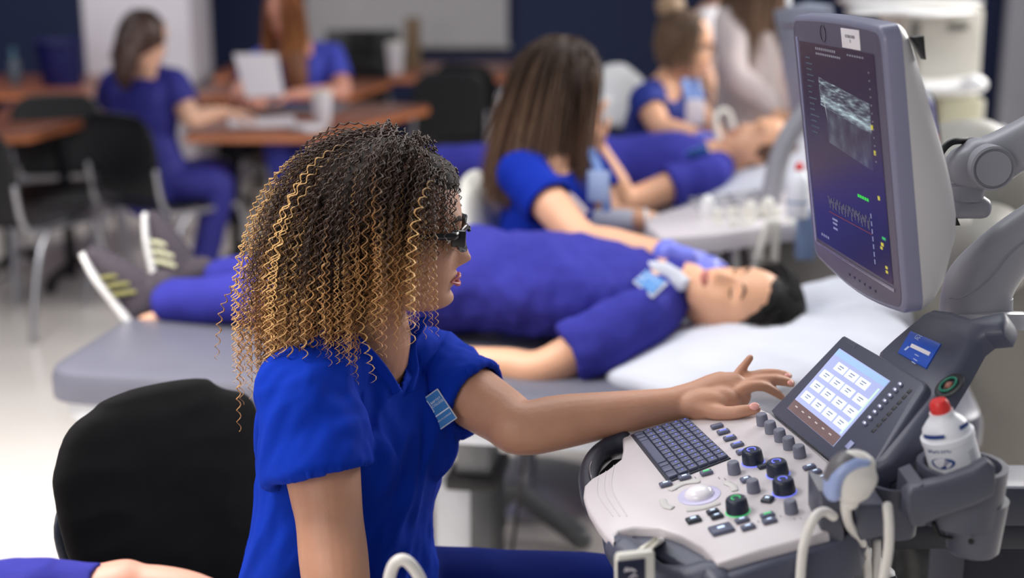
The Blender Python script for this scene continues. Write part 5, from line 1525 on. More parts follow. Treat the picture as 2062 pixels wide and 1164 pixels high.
# ------------------------------------------------------------------ generic blurred figures
def figure(label, J, skin, cloth, loc, face, up=(0, 0, 1), hk=1.0, L=(0, 1, 0), F=(1, 0, 0), k=1.0, sl=.55, bust=0, hands=(1, 1), gloves=(0, 0), hd=None, hn=None, ht=None, curl=(.5, .5),
           legs=True, trousers=None, shoes=None, top='scrub_top', long=False, voxel=.007, vneck=.0, far=False, lip=(190, 100, 96), brow=(70, 50, 38), closed=True, disp=None, seed=1, grp=None):
    t = thing('person', label, 'person', loc, grp)
    b = MB()
    F, L = V(F).normalized(), V(L).normalized()
    head_mb(b, J['head'], face, up, hk)
    upv = V(up).normalized(); fv = V(face).normalized()
    nb = J['head'] - upv * .075 * hk - fv * .015
    b.tube([nb, nb.lerp(J['neck'], .6), J['neck'], J['neck'].lerp(J['chest'], .4)], [.052 * k, .050 * k, .055 * k, (.08 * k, .06 * k)], side=L, n=18)
    b.tube([J['neck'].lerp(J['chest'], .25), J['chest'], J['waist']], [(.13 * k, .07 * k), (.15 * k, .09 * k), (.13 * k, .09 * k)], side=L, n=18)
    for s, g, h, c_, ii in (('r', gloves[0], hands[0], curl[0], 0), ('l', gloves[1], hands[1], curl[1], 1)):
        if 'el_' + s not in J: continue
        limb(b, J['sh_' + s], J['el_' + s], J['wr_' + s], [q * k for q in (.052, .049, .043, .040, .028)])
        if h:
            dirv = hd[ii] if hd else (J['wr_' + s] - J['el_' + s])
            hb = MB() if g else b
            hand_mb(hb, J['wr_' + s], dirv, (hn[ii] if hn else (0, 0, 1)), (ht[ii] if ht else (0, -1, 0)), 1.0 * k, c_, r=.0095)
            if g:
                w_ = V(J['wr_' + s]); dd = V(dirv).normalized()
                hb.tube([w_ - dd * .022, w_ - dd * .005, w_ + dd * .03], [(.036 * k, .036 * k), (.031 * k, .030 * k), (.032 * k, .026 * k)], n=16)
                organic('glove', hb, GLOVE, t, voxel=.004, smooth=3)
    organic('body', b, SKIN[skin], t, voxel=voxel * .8, smooth=4)
    b = MB()
    torso_top(b, J['neck'], J['chest'], J['waist'], J['pelvis'], L, k, F, bust)
    for s in 'rl':
        if 'el_' + s not in J: continue
        b.tube([J['neck'].lerp(J['chest'], .12), J['neck'].lerp(J['sh_' + s], .6), J['sh_' + s]], [.045 * k, .055 * k, .064 * k], n=16)
        if long: b.tube([J['sh_' + s], J['sh_' + s].lerp(J['el_' + s], .5), J['el_' + s], J['el_' + s].lerp(J['wr_' + s], .5), J['wr_' + s]], [.068 * k, .062 * k, .056 * k, .05 * k, .04 * k], n=18)
        else: sleeve(b, J['sh_' + s], J['el_' + s], sl, .064 * k, .068 * k, .009)
    nk_, ch_ = J['neck'], J['chest']; tu = (nk_ - ch_).normalized()

    def cut(c):
        q = c - nk_
        return q.dot(F) > .01 and abs(q.dot(L)) < (q.dot(tu) + vneck) * .55 and q.dot(tu) > -vneck
    top_ = organic(top, b, cloth, t, voxel=voxel, smooth=5, disp=disp or fold((8, 8, 5), .007, seed), cut=cut if vneck else None, solid=.005 if vneck else 0)
    if legs and 'kn_r' in J:
        b = MB()
        b.tube([J['pelvis'] + V((0, 0, .01)), J['pelvis'] + (J['waist'] - J['pelvis']).normalized() * -.06], [(.17 * k, .125 * k), (.17 * k, .13 * k)], side=L, n=22, k=3)
        for s in 'rl':
            hp = J['pelvis'] + (J['waist'] - J['pelvis']).normalized() * -.03 + L * (.085 * k if s == 'l' else -.085 * k)
            b.tube([hp, hp.lerp(J['kn_' + s], .5), J['kn_' + s], J['kn_' + s].lerp(J['an_' + s], .4), J['an_' + s]], [.085 * k, .08 * k, .064 * k, .062 * k, .054 * k], n=18)
        organic('scrub_trousers', b, trousers or cloth, t, voxel=voxel * 1.1, smooth=5, disp=fold((7, 7, 7), .007, seed + 3))
        if shoes:
            for s in 'rl':
                a_, d_ = J['an_' + s], V(J.get('toe', F)); b = MB()
                p = V((a_.x, a_.y, .045)); b.tube([p - d_ * .05, p + d_ * .05, p + d_ * .16], [(.033, .04), (.04, .038), (.035, .025)], side=V(d_).cross(V((0, 0, 1))), n=14)
                organic('shoe', b, shoes, t, voxel=.009, smooth=3)
    if far is False or far == 1: head_parts(t, J['head'], face, up, hk, lip=lip, brow=brow, closed=closed)
    return t, top_


def hcap(t, c, face, up, k, m, grow=1.0, extra=(), voxel=.007, disp=None, name='hair_cap'):
    b = MB(); cap_mb(b, c, face, up, k, grow=grow)
    for e in extra: b.ell(*e)
    return organic(name, b, m, t, voxel=voxel, smooth=3, disp=disp)


# ------------------------------------------------------------------ near patient on the grey table
pF = V((-1.05, 3.72, 0)); pD = V((.963, -.27, 0)).normalized(); pS = V((-.27, -.963, 0)).normalized()   # pS = towards the camera side


def pt(l, s, z): return pF + pD * l + pS * s + V((0, 0, z))


PH = A(1486, 612, 3.22)
J = dict(head=PH, neck=pt(1.525, .0, .775), chest=pt(1.31, 0, .755), waist=pt(1.03, 0, .755), pelvis=pt(.86, 0, .745),
         sh_l=pt(1.455, .175, .735), el_l=A(1090, 742, 3.10), wr_l=A(880, 722, 3.18), sh_r=pt(1.44, -.165, .74), el_r=pt(1.12, -.27, .71), wr_r=A(1065, 512, 3.45),
         kn_r=pt(.50, -.11, .71), kn_l=pt(.50, .09, .70), an_r=pt(.235, -.13, .672), an_l=pt(.195, .085, .66))
pface = V((-.20, -.56, .82)); pup = V((.93, -.34, .05))
tpn, tops = figure('person in violet scrubs and dark striped shoes lying with closed eyes on the grey table', J, 'light', VIOLET, V((pt(.9, 0, .615))), pface, pup, 1.02,
                   L=pS, F=(0, 0, 1), k=1.02, sl=.72, bust=0, hd=[(-.1, -1, -.1), (-1, .1, -.1)], hn=[(0, 0, 1), (0, -.3, 1)], ht=[(-1, 0, 0), (0, 1, 0)], curl=(.5, .4), voxel=.006, vneck=0,
                   lip=(206, 120, 118), brow=(58, 42, 34), disp=lambda c: fold((6, 5, 5), .012, 2)(c) + fold((16, 8, 12), .006, 4)(c))
tpn['label'] = 'person in violet scrubs and dark striped shoes lying with closed eyes on the grey table'
# short black hair
Pf = pface.normalized(); Pu = (pup - Pf * pup.dot(Pf)).normalized(); Pr = Pf.cross(Pu)
b = MB(); b.ell(PH + Pu * .045 - Pf * .02, (.088, .105, .092), X=Pr, Zx=Pu); b.ell(PH - Pf * .07 + Pu * .0, (.082, .06, .085), X=Pr, Zx=Pu)
organic('hair_cap', b, mat('hair_black', (16, 12, 12), .75), tpn, voxel=.005, smooth=3, disp=fold((30, 30, 30), .003, 3, False), cut=lambda c: ((c - PH).dot(Pf) > .075 and (c - PH).dot(Pu) < .06) or ((c - PH).dot(Pf) > .03 and (c - PH).dot(Pu) < .02))
hair('hair', PH + Pu * .03 - Pf * .015, Pf, Pu, tpn, k=1.04, n=1500, back=.135, side=.12, drop_back=.03, drop_side=.0, seg=8, rad=.0012, root=(14, 11, 11), tip=(26, 18, 16), jitter=.012, seed=3, lo=.8, front_gap=70, gravity=False, shape=1.3)
# name badge
pc_, nn_ = surf(tops, 1309, 578, .004, 3.2)
cn = [surf(tops, u, v, .006, 3.2)[0] for u, v in ((1272, 574), (1300, 551), (1342, 578), (1312, 607))]
ctr = sum(cn, V()) / 4; e1 = (cn[1] - cn[0]).normalized(); e2 = (cn[2] - cn[1]).normalized(); n_ = e1.cross(e2).normalized()
if n_.dot(EYE - ctr) < 0: n_ = -n_
ctr = ctr + n_ * .008
b = MB(); b.prism([ctr + (c - sum(cn, V()) / 4) for c in cn], n_, .004, .001); bd = build('badge', b, mat('badge_border', (196, 200, 214), .6), tpn)
b = MB(); b.prism([ctr + n_ * .004 + (c - sum(cn, V()) / 4) * .86 for c in cn], n_, .001); build('badge_field', b, mat('badge_pale_blue', (88, 140, 200), .6), bd)
text('lettering', 'BAPTIST\nCOLLEGE', .014, ctr + n_ * .0045, -e2, e1, mat('badge_white', (214, 222, 236), .6), bd, .0002)
# seams on the scrub top
# shoes
SHO = mat('shoe_knit', (66, 58, 66), .8, var=.12, nscale=60, bump=.2, bscale=400); SOLE = mat('shoe_sole', (226, 224, 222), .5)
STR = mat('shoe_stripe', (206, 204, 168), .6)


def shoe(heel, toe, ankle, sideways, stripes, w=1.0, scol=STR):
    """heel->toe runs along the sole, ankle above the heel"""
    heel, toe, ankle = V(heel), V(toe), V(ankle)
    ax_ = (toe - heel).normalized(); ln = (toe - heel).length
    upx = (ankle - heel); upx = (upx - ax_ * upx.dot(ax_)).normalized(); sd_ = ax_.cross(upx).normalized()
    b = MB(); b.tube([heel + upx * .058 + ax_ * .02, heel.lerp(toe, .3) + upx * .062, heel.lerp(toe, .6) + upx * .05, heel.lerp(toe, .9) + upx * .032],
                     [(.034 * w, .052), (.037 * w, .056), (.043 * w, .043), (.036 * w, .026)], side=sd_, n=22)
    b.tube([heel + upx * .05 + ax_ * .03, heel + upx * .13 + ax_ * .035], [.038, .040], n=18, k=2)
    o = organic('shoe', b, SHO, tpn, voxel=.005, smooth=3)
    b = MB(); b.tube([heel + upx * .004 + ax_ * .005, heel.lerp(toe, .3) + upx * .004, heel.lerp(toe, .65) + upx * .004, toe + upx * .012 - ax_ * .01], [(.036 * w, .013), (.037 * w, .013), (.046 * w, .012), (.036 * w, .011)], side=sd_, n=24, power=2.6)
    build('sole', b, SOLE, o, angle=180)
    for i, sg in [(i_, s_) for i_ in range(stripes) for s_ in (-1, 1)]:
        c0 = heel.lerp(toe, .36 + i * .12)
        b = MB(); b.tube([c0 + upx * .018 + sd_ * (sg * .038 * w), c0 + upx * .042 - ax_ * .012 + sd_ * (sg * .041 * w), c0 + upx * .066 - ax_ * .026 + sd_ * (sg * .036 * w)], [(.006, .0035)] * 3, side=ax_, n=10, power=3); build('stripe', b, scol, o, angle=180)
    b = MB()
    for i in range(5):
        c0 = heel.lerp(toe, .42 + i * .085) + upx * (.108 - i * .010)
        b.tube([c0 + sd_ * .018, c0 + upx * .004, c0 - sd_ * .018], .0024, n=6)
    build('laces', b, mat('lace_dark', (70, 66, 72), .8), o, angle=180)


shoe(A(262, 652, 3.60), A(160, 515, 3.64), A(335, 612, 3.62), 1, 3, w=1.25, scol=mat('stripe_dim', (130, 126, 70), .6))
shoe(A(318, 590, 3.78), A(286, 432, 3.86), A(390, 560, 3.80), 1, 3, w=1.2)
b = MB(); p = A(305, 632, 3.6); b.tube([A(318, 646, 3.60), A(298, 644, 3.6)], [.03, .03], n=14, k=2); organic('ankle', b, SKIN['light'], tpn, voxel=.006, smooth=2)

# pillow
t = thing('pillow', 'big white pillow under the black haired head on the grey table', 'pillow', A(1540, 740, 3.1))
b = MB(); pc0 = A(1535, 738, 3.12)
b.ell(pc0 + V((0, .02, -.01)), (.30, .30, .062), X=pD, Zx=(0, 0, 1), nu=32)
b.tube([A(1290, 775, 2.98), A(1400, 735, 3.05), A(1520, 715, 3.08), A(1650, 700, 3.1), A(1760, 668, 3.12)], [(.14, .028), (.22, .05), (.26, .058), (.26, .06), (.2, .05)], side=(.1, 1, 0), n=24)
b.tube([A(1640, 625, 3.42), A(1720, 625, 3.35), A(1780, 650, 3.25)], [.07, .08, .07], n=18)
organic('pillow_case', b, WHITE, t, voxel=.008, smooth=6, disp=fold((6, 6, 4), .008, 6))
# white drape across the patient's chest side
setorg((0, 0, 0))
b = MB(); b.tube([A(1225, 524, 3.36), A(1290, 535, 3.29), A(1340, 550, 3.24), A(1376, 572, 3.20)], [(.012, .005), (.018, .007), (.024, .010), (.020, .010)], side=(.3, .3, 1), n=16)
tag(organic('towel', b, WHITE, None, voxel=.005, smooth=3, disp=fold((20, 20, 20), .004, 6)), 'white towel tucked along the collar of the near patient', 'towel')
# folded white cloth behind the pillow

# ------------------------------------------------------------------ long haired sonographer
J = dict(head=A(1140, 172, 3.85), neck=A(1118, 292, 3.86), chest=A(1108, 395, 3.86), waist=A(1080, 520, 3.9), pelvis=A(1060, 620, 3.92),
         sh_r=A(1052, 352, 3.74), el_r=A(1172, 480, 3.52), wr_r=A(1362, 518, 3.34), sh_l=A(1178, 342, 4.02), el_l=A(1225, 440, 3.98), wr_l=A(1308, 445, 3.90),
         kn_r=A(1250, 640, 3.72), kn_l=A(1260, 620, 4.05), an_r=V((.42, 3.75, .1)), an_l=V((.42, 4.1, .1)))
t2, top2 = figure('person with long straight brown hair and a violet glove examining the near patient', J, 'light', BLUE2, V((J['pelvis'].x, J['pelvis'].y, 0)), (.84, .52, -.12), (.12, 0, 1), 1.0,
                  L=(.15, 1, 0), F=(1, -.15, 0), k=1.04, sl=.48, bust=.8, gloves=(1, 0), hd=[(1, -.2, -.3), (1, -.1, .02)], hn=[(.1, -.5, .9), (.05, -.35, 1)], ht=[(.3, .6, .2), (.1, -1, -.1)], curl=(.75, .25), shoes=BLACK, vneck=.05, seed=7)
hcap(t2, J['head'], (.84, .52, -.12), (.12, 0, 1), 1.04, mat('hair_brown', (56, 40, 31), .6), 1.04, extra=[(J['head'] + V((-.06, -.0, -.11)), (.07, .08, .12))])
hair('long_hair', J['head'], (.84, .52, -.12), (.12, 0, 1), t2, k=1.08, n=2000, back=.135, side=.105, drop_back=.31, drop_side=.30, seg=22, rad=.0022, root=(56, 40, 30), tip=(104, 78, 60), hi=(138, 110, 86), hi_frac=.2, t0=.3, shift=(-.09, 0, 0), jitter=.012, seed=11, lo=.75, front_gap=70, shape=2.4, tmin=.8, rough=.36)
# lanyard and wrist band
b = MB(); b.tube([A(1130, 385, 3.68), A(1150, 400, 3.66), A(1178, 430, 3.66)], [(.012, .003)] * 3, side=(.4, 0, 1), n=8); build('white_band', b, PAPER, t2)
b = MB(); b.tube([A(1188, 300, 3.80), A(1205, 340, 3.78), A(1218, 385, 3.77), A(1222, 425, 3.77)], [(.013, .003)] * 4, side=(1, .2, 0), n=8); build('lanyard', b, mat('lanyard_blue', (130, 160, 220), .6), t2)
b = MB(); b.box(A(1205, 375, 3.765), (.06, .004, .085), X=(1, -.3, 0), bev=.001); build('id_card', b, mat('card_blue', (168, 190, 228), .5), t2)
wv = J['wr_l']; dd_ = (wv - J['el_l']).normalized()
b = MB(); b.tube([wv - dd_ * .012 + (V((0, 1, 0)) * math.cos(a) + dd_.cross(V((0, 1, 0))) * math.sin(a)) * .036 for a in [2 * PI * i / 24 for i in range(24)]], [(.006, .008)] * 24, n=10, close_loop=True); build('wrist_band', b, mat('gloss_white', (240, 240, 240), .15), t2)
b = MB(); b.tube([J['el_l'] + V((-.05, -.03, -.01)), wv - dd_ * .04], [(.042, .04), (.035, .033)], n=16, k=3); organic('sleeve_white', b, WHITE, t2, voxel=.007, smooth=3)

t = thing('moulded_chair', 'cream moulded chair with rounded back behind the long haired sonographer', 'chair', V((A(990, 620, 3.9).x, 3.9, 0)))
b = MB(); b.tube([A(1020, 560, 3.9), A(1000, 500, 3.9), A(975, 430, 3.9), A(955, 380, 3.9), A(948, 362, 3.9)], [(.17, .022), (.19, .024), (.18, .03), (.14, .03), (.08, .02)], side=(.30, 1, 0), n=28, power=2.4); build('backrest', b, CREAM, t, angle=180)
sx_ = A(1060, 690, 3.9); b = MB(); b.tube([V((sx_.x - .22, 3.9, .46)), V((sx_.x, 3.9, .45)), V((sx_.x + .18, 3.9, .45))], [(.18, .02), (.2, .03), (.18, .02)], side=(0, 1, 0), n=24, power=3); build('seat', b, CREAM, t, angle=180)
b = MB(); b.tube([V((sx_.x, 3.9, .05)), V((sx_.x, 3.9, .45))], .03, n=12, k=1); b.lathe((sx_.x, 3.9, 0), (0, 0, 1), [(.24, 0), (.24, .02), (.05, .06)], 24); build('pedestal', b, CHROME, t)

# ------------------------------------------------------------------ far patient on the raised bed
J = dict(head=A(1530, 296, 4.72), neck=A(1462, 322, 4.74), chest=A(1375, 335, 4.76), waist=A(1250, 345, 4.80), pelvis=A(1140, 350, 4.83),
         sh_l=A(1430, 350, 4.58), el_l=A(1262, 405, 4.48), wr_l=A(1205, 300, 4.44), sh_r=A(1415, 318, 4.95), el_r=A(1310, 330, 5.05), wr_r=A(1220, 330, 5.05),
         kn_r=A(985, 325, 4.95), kn_l=A(985, 330, 4.75), an_r=A(800, 335, 5.0), an_l=A(800, 335, 4.85))
t4, top4 = figure('person in violet scrubs lying face up on the raised white bed', J, 'light', VIOLET, V((.6, 4.8, .7)), (-.35, -.35, .88), (.93, -.1, .36), 1.0,
                  L=(0, -1, 0), F=(-.3, 0, 1), k=1.0, sl=.52, hd=[(-1, 0, 0), (-.1, .1, 1)], hn=[(0, 0, 1), (-1, 0, 0)], ht=[(0, 1, 0), (0, -1, 0)], voxel=.008, seed=12, lip=(200, 110, 100), brow=(90, 60, 50))
hcap(t4, J['head'], (-.35, -.35, .88), (.93, -.1, .36), 1.0, mat('hair_brown2', (92, 62, 46), .6), 1.02)
b = MB(); b.box(A(1405, 308, 4.58), (.075, .004, .05), X=(.9, 0, .3), Zx=(-.3, -.6, .7), bev=.002); build('badge', b, mat('badge_pale_blue', (88, 140, 200), .6), t4)

# ------------------------------------------------------------------ sonographer with a hair bun
J = dict(head=A(1380, 90, 5.2), neck=A(1340, 170, 5.22), chest=A(1328, 220, 5.22), waist=A(1310, 300, 5.25), pelvis=A(1290, 370, 5.28),
         sh_r=A(1300, 205, 5.06), el_r=A(1332, 256, 4.95), wr_r=A(1425, 283, 4.86), sh_l=A(1378, 195, 5.38), el_l=A(1425, 250, 5.3), wr_l=A(1450, 285, 5.1),
         kn_r=A(1400, 390, 5.0), kn_l=A(1410, 390, 5.35), an_r=V((.75, 5.0, .1)), an_l=V((.75, 5.35, .1)))
t3, top3 = figure('person with a brown hair bun in navy scrubs scanning the far patient', J, 'light', mat('navy_cotton', (24, 44, 132), .7, var=.08), V((J['pelvis'].x, J['pelvis'].y, 0)), (.93, -.25, -.2), (.15, 0, 1), .98,
                  L=(.2, 1, 0), F=(1, -.2, 0), k=.96, sl=.45, gloves=(1, 0), hd=[(1, -.1, -.05), (.7, -.3, -.2)], hn=[(0, -.3, 1), (0, 0, 1)], ht=[(.2, 1, 0), (0, -1, 0)], curl=(.6, .5), voxel=.008, shoes=BLACK, closed=False, seed=15)
HBR = mat('hair_bun_brown', (112, 88, 68), .6, var=.25, nscale=40, stretch=(1, 1, .3))
hcap(t3, J['head'], (.93, -.25, -.2), (.15, 0, 1), .98, HBR, 1.05)
hair('hair', J['head'], (.93, -.25, -.2), (.15, 0, 1), t3, k=1.02, n=500, back=.1, side=.095, drop_back=.03, drop_side=.11, seg=12, rad=.002, root=(96, 74, 58), tip=(138, 110, 86), jitter=.01, seed=4, lo=.9, front_gap=80)
b = MB(); bn0 = A(1350, 14, 5.24); b.ell(bn0, (.055, .05, .048)); b.tube([A(1362, 50, 5.22), bn0], [.04, .045], n=14, k=2)
bo_ = organic('hair_bun', b, mat('bun_tan', (150, 124, 96), .6, var=.25, nscale=40), t3, voxel=.006, smooth=3, disp=fold((30, 30, 30), .006, 2, False))
b = MB(); b.tube([A(1378, 160, 5.1), A(1392, 205, 5.05), A(1405, 250, 5.04)], [(.014, .003)] * 3, side=(1, .2, 0), n=8); b.tube([A(1400, 150, 5.2), A(1408, 200, 5.1), A(1408, 250, 5.05)], [(.012, .003)] * 3, side=(1, .2, 0), n=8); build('lanyard', b, mat('lanyard_blue', (130, 160, 220), .6), t3)
b = MB(); b.box(A(1400, 225, 5.03), (.065, .004, .09), X=(1, .1, 0), bev=.001); build('id_card', b, PAPER, t3)
setorg((0, 0, 0))
b = MB(); b.tube([A(1448, 285, 4.82), A(1440, 240, 4.84), A(1455, 222, 4.86), A(1470, 235, 4.86), A(1480, 290, 4.84)], .011, n=10); tag(build('probe_cable', b, CREAM, angle=180), 'cream cable arching out of the violet glove of the sonographer with the bun', 'cable')

# ------------------------------------------------------------------ person in a white coat
J = dict(head=A(1535, -62, 5.6), neck=A(1515, 25, 5.65), chest=A(1505, 85, 5.65), waist=A(1505, 185, 5.65), pelvis=A(1505, 270, 5.65),
         sh_r=A(1470, 48, 5.55), el_r=A(1480, 150, 5.45), wr_r=A(1555, 215, 5.4), sh_l=A(1560, 45, 5.8), el_l=A(1590, 140, 5.75), wr_l=A(1600, 215, 5.6),
         kn_r=V((.95, 5.55, .48)), kn_l=V((.98, 5.8, .48)), an_r=V((.95, 5.6, .1)), an_l=V((.98, 5.85, .1)))
t6, _ = figure('standing person in a long cream coat with long brown hair, behind the far patient', J, 'light', mat('cream_coat', (222, 208, 206), .8, var=.04), V((J['pelvis'].x, 5.65, 0)), (.8, .3, -.3), (.1, 0, 1), 1.0,
               L=(-.2, 1, 0), F=(1, .2, 0), k=1.0, long=True, voxel=.009, trousers=BLACK, shoes=BLACK, top='coat', seed=21)
hcap(t6, J['head'], (.8, .3, -.3), (.1, 0, 1), 1.0, mat('hair_brown3', (106, 82, 66), .6), 1.05)
hair('long_hair', J['head'], (.8, .3, -.3), (.1, 0, 1), t6, k=1.02, n=900, back=.12, side=.1, drop_back=.40, drop_side=.34, seg=14, rad=.0024, root=(92, 70, 56), tip=(136, 108, 88), jitter=.012, seed=6, lo=.8, front_gap=70, shift=(-.05, -.03, 0), shape=2.4, tmin=.7)
# helper with a blue sleeve further back
J = dict(head=A(1470, -52, 6.3), neck=A(1462, 18, 6.3), chest=A(1455, 70, 6.3), waist=A(1450, 160, 6.3), pelvis=A(1450, 240, 6.3),
         sh_r=A(1420, 50, 6.2), el_r=A(1405, 120, 6.15), wr_r=A(1440, 190, 6.0), sh_l=A(1500, 45, 6.35), el_l=A(1520, 120, 6.3), wr_l=A(1500, 190, 6.1),
         kn_r=V((.85, 6.2, .48)), kn_l=V((.98, 6.35, .48)), an_r=V((.85, 6.2, .1)), an_l=V((.98, 6.35, .1)))
t7, _ = figure('standing person in pale clothing between the hair bun and the cream coat', J, 'pale', mat('pale_cloth', (226, 222, 226), .8, var=.04), V((J['pelvis'].x, 6.3, 0)), (-.3, -.9, -.3), (0, 0, 1), 1.0,
               L=(1, -.2, 0), F=(-.1, -1, 0), k=1.0, voxel=.010, trousers=INDIGO, shoes=BLACK, seed=25, long=False)
hcap(t7, J['head'], (-.3, -.9, -.3), (0, 0, 1), 1.0, mat('hair_brown3', (106, 82, 66), .6), 1.05)
# seated one in blue in front of them
J = dict(head=A(1402, 52, 6.0), neck=A(1440, 110, 6.0), chest=A(1445, 165, 6.0), waist=A(1450, 240, 6.0), pelvis=A(1450, 300, 6.0))
setorg((0, 0, 0))

# ------------------------------------------------------------------ woman with ponytail at the table
J = dict(head=A(292, 78, 6.2), neck=A(285, 142, 6.22), chest=A(288, 195, 6.2), waist=A(290, 285, 6.18), pelvis=A(305, 355, 6.15),
         sh_r=A(352, 168, 6.16), el_r=A(385, 240, 6.1), wr_r=A(450, 226, 6.25), sh_l=A(232, 170, 6.3), el_l=A(222, 225, 6.45), wr_l=A(260, 232, 6.6),
         kn_r=A(440, 372, 6.10), kn_l=A(440, 350, 6.42), an_r=V((A(405, 480, 6.1).x, 6.1, .1)), an_l=V((A(405, 480, 6.35).x, 6.35, .1)))
SCR = mat('indigo_scrubs', (44, 42, 134), .7, var=.06)
t8, _ = figure('person with a dark ponytail in violet scrubs sitting with her back turned', J, 'pale', SCR, V((J['pelvis'].x, 6.15, 0)), (.75, .55, -.2), (.08, 0, 1), .98,
               L=(-.80, .5, 0), F=(.5, .8, 0), k=1.0, sl=.62, hd=[(1, .4, -.1), (1, .4, -.1)], voxel=.009, shoes=BLACK, seed=31)
HDB = mat('hair_dark_brown', (66, 42, 34), .5)
hcap(t8, J['head'], (.75, .55, -.2), (.08, 0, 1), .98, HDB, 1.06)
b = MB(); b.tube([A(272, 62, 6.08), A(258, 100, 6.02), A(250, 140, 6.0), A(252, 172, 6.02)], [.045, .05, .045, .02], n=16); organic('ponytail', b, HDB, t8, voxel=.007, smooth=3, disp=fold((30, 30, 8), .008, 2))
hair('hair', J['head'], (.75, .55, -.2), (.08, 0, 1), t8, k=1.02, n=600, back=.088, side=.078, drop_back=.12, drop_side=.03, seg=14, rad=.0022, root=(40, 26, 22), tip=(70, 44, 36), jitter=.01, seed=5, lo=.85, front_gap=64, shift=(-.05, -.02, 0), shape=2)

# ------------------------------------------------------------------ woman with red hair reading
J = dict(head=A(572, 30, 6.95), neck=A(590, 98, 7.0), chest=A(600, 140, 7.0), waist=A(610, 215, 7.02), pelvis=A(615, 280, 7.05),
         sh_r=A(525, 125, 7.02), el_r=A(480, 195, 6.85), wr_r=A(510, 200, 6.7), sh_l=A(668, 112, 7.0), el_l=A(690, 185, 6.9), wr_l=A(590, 192, 6.72),
         kn_r=A(560, 300, 6.6), kn_l=A(640, 300, 6.6), an_r=V((-1.0, 6.6, .1)), an_l=V((-.8, 6.6, .1)))
t9, _ = figure('person with long red blond hair reading a sheet of paper at the table', J, 'rosy', mat('violet_blue_scrubs', (66, 76, 190), .7, var=.06), V((J['pelvis'].x, 7.05, 0)), (-.30, -.95, -.22), (-.1, 0, 1), 1.0,
               L=(1, -.1, 0), F=(-.1, -1, 0), k=1.0, sl=.68, hd=[(.4, -1, .1), (-1, -.1, 0)], voxel=.009, closed=False, shoes=BLACK, seed=35)
hcap(t9, J['head'], (-.30, -.95, -.22), (-.1, 0, 1), 1.0, mat('hair_copper', (170, 108, 62), .5), 1.04)
hair('long_hair', J['head'], (-.30, -.95, -.22), (-.1, 0, 1), t9, k=1.05, n=1300, back=.1, side=.105, drop_back=.36, drop_side=.38, seg=14, rad=.0026, root=(150, 92, 52), tip=(206, 146, 92), jitter=.014, seed=8, lo=.8, front_gap=46, shape=2.2, tmin=.7)
b = MB(); b.tube([A(590, 110, 6.86), A(598, 150, 6.84), A(600, 178, 6.84)], [(.05, .02), (.055, .02), (.045, .015)], side=(1, 0, 0), n=16); organic('front_hair', b, mat('hair_copper_dark', (130, 84, 58), .6), t9, voxel=.008, smooth=3)
setorg((0, 0, 0))
b = MB(); b.prism([A(470, 108, 6.62), A(558, 108, 6.62), A(572, 192, 6.55), A(496, 196, 6.55)], (0, -1, .1), .002); tag(build('paper_sheet', b, PAPER), 'upright sheet of paper held by the person with red blond hair', 'paper')

# ------------------------------------------------------------------ second ultrasound machine behind the near patient
t = thing('ultrasound_machine', 'cream ultrasound machine full of hanging probes behind the near patient', 'ultrasound machine', V((.78, 4.0, 0)))
cz0 = Z(1500, 430, .83)


def c2(u, v, h=0): return Z(u, v, .83) + V((0, 0, h))


b = MB(); b.prism([c2(*q) for q in [(1300, 452), (1330, 478), (1450, 470), (1560, 452), (1640, 446), (1668, 400), (1640, 380), (1560, 388), (1440, 404), (1370, 415), (1310, 432)]], (0, 0, 1), .05, .012); build('control_panel', b, PANEL, t)
rr = random.Random(9)
for r_ in range(3):
    for c_ in range(9):
        p = c2(1395 + c_ * 18 + r_ * 6, 404 + r_ * 9 - c_ * 2.2, .004); b = MB(); b.box(p, (.020, .022, .010), bev=.003); build('key', b, GREY if rr.random() < .5 else LIGHTGREY, t)
for u, v in ((1420, 432), (1475, 436), (1520, 440), (1560, 436), (1596, 430)):
    b = MB(); b.lathe(c2(u, v), (0, 0, 1), [(.016, 0), (.016, .02), (.013, .026)], 16); build('knob', b, CREAM, t)
for i, (u, v, du) in enumerate(((1425, 420, 0), (1510, 432, -10), (1545, 425, 8), (1440, 445, 4))):
    b = MB(); p = A(u, v + 6, 3.85); b.tube([p + V((0, 0, .03)), p, p + V((0, 0, -.05))], [(.018, .022), (.024, .024), (.014, .014)], n=16); build('probe', b, mat('gloss_white', (240, 240, 240), .15) if i == 0 else CREAM, t, angle=180)
for i, (u, du, y) in enumerate(((1478, 6, 3.72), (1508, 26, 3.74), (1538, -34, 3.70), (1520, 34, 3.76), (1562, -8, 3.72), (1445, -4, 3.76))):
    b = MB(); b.tube([A(u - du * .3, 448, y), A(u, 480, y), A(u + du * .5, 530, y + .01), A(u + du, 590, y + .03), A(u + du, 640, y + .05)], .0115, n=10); build('cable', b, CREAM, t, angle=180)
b = MB(); b.tube([A(1600, 455, 3.8), A(1650, 448, 3.8)], [(.03, .035), (.03, .035)], side=(0, 1, 0), n=18, k=2); build('paper_roll', b, CREAM, t)
b = MB(); b.box(A(1622, 470, 3.75), (.05, .04, .14), bev=.006); build('blue_panel', b, mat('pale_blue_panel', (120, 142, 180), .45), t)
b = MB(); b.box((.72, 4.05, .42), (.44, .36, .70), bev=.04); build('machine_body', b, mat('warm_grey_body', (128, 124, 122), .5), t)
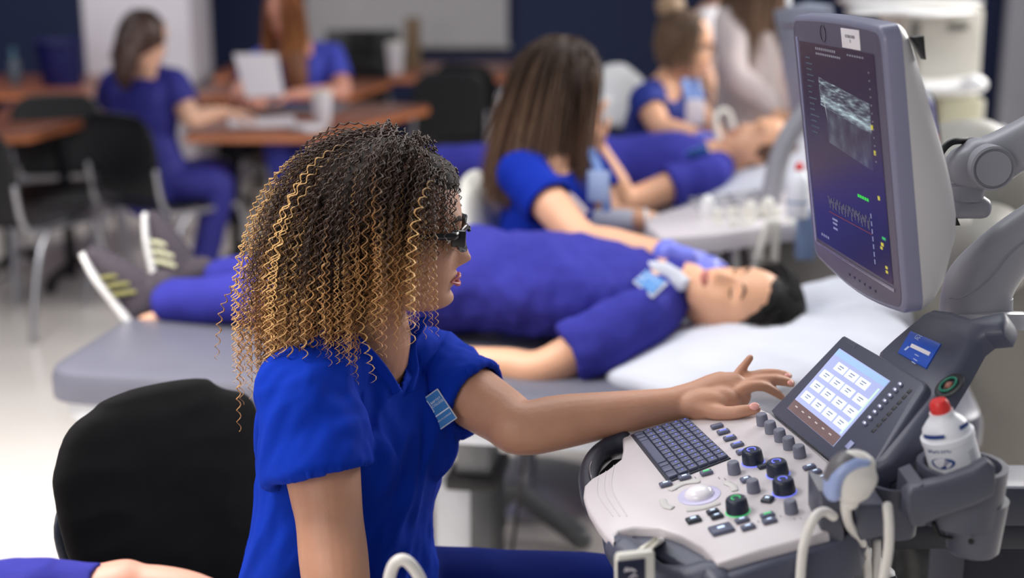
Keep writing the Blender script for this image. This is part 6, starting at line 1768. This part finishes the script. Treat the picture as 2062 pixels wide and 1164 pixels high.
b = MB(); b.box((.72, 4.05, .08), (.5, .5, .12), bev=.04); build('machine_base', b, mat('dark_steel', (82, 84, 86), .4, .3), t)
# its own screen
m0, m1, m2, m3 = A(1556, 22, 4.25), A(1652, 16, 3.86), A(1690, 268, 3.86), A(1592, 236, 4.25)
mN = (m1 - m0).cross(m3 - m0).normalized(); mN = mN if mN.x < 0 else -mN
b = MB(); b.prism([m0, m0.lerp(m1, .5) + V((0, 0, .012)), m1, m2, m2.lerp(m3, .5) + V((0, 0, -.035)), m3], mN, .035, .008); mo2 = build('monitor_frame', b, mat('monitor_frame_grey', (150, 156, 172), .35), t)


def m_(a, c, h=.001): return (m0 * (1 - a) + m1 * a) * (1 - c) + (m3 * (1 - a) + m2 * a) * c + mN * h


b = MB(); b.prism([m_(.12, .13), m_(.93, .13), m_(.93, .88), m_(.12, .88)], mN, .0008); build('display', b, mat('dark_glass', (20, 20, 34), .08), mo2)
b = MB(); b.tube([m0.lerp(m1, .5).lerp(m3.lerp(m2, .5), .7) - mN * .06, V((.78, 4.05, 1.0)), V((.74, 4.05, .78))], .03, n=14); build('monitor_arm', b, ARM, t, angle=180)
b = MB(); b.lathe(m0.lerp(m1, .35) + V((0, 0, .01)), (0, 0, 1), [(.008, 0), (.01, .05), (.004, .07)], 12); build('antenna', b, mat('gloss_white', (240, 240, 240), .15), t)
# gel bottle on it
q = A(1607, 392, 3.7)
t = thing('gel_bottle', 'white gel bottle with a red cap on the machine behind the near patient', 'bottle', q)
b = MB(); b.lathe(q + V((0, 0, -.06)), (0, 0, 1), [(.028, 0), (.031, .01), (.031, .09), (.02, .115), (.012, .125)], 24); build('bottle_body', b, mat('bottle_white', (232, 234, 240), .35, var=.01), t)
b = MB(); b.lathe(q + V((0, 0, .066)), (0, 0, 1), [(.012, 0), (.011, .014), (.004, .02)], 16); build('red_cap', b, mat('cap_red', (222, 52, 48), .4), t)
b = MB(); b.lathe(q + V((0, 0, -.02)), (0, 0, 1), [(.0314, 0), (.0314, .006)], 24); build('label_band', b, mat('pale_blue_panel', (120, 142, 180), .45), t)
# small white box catching light near the head end
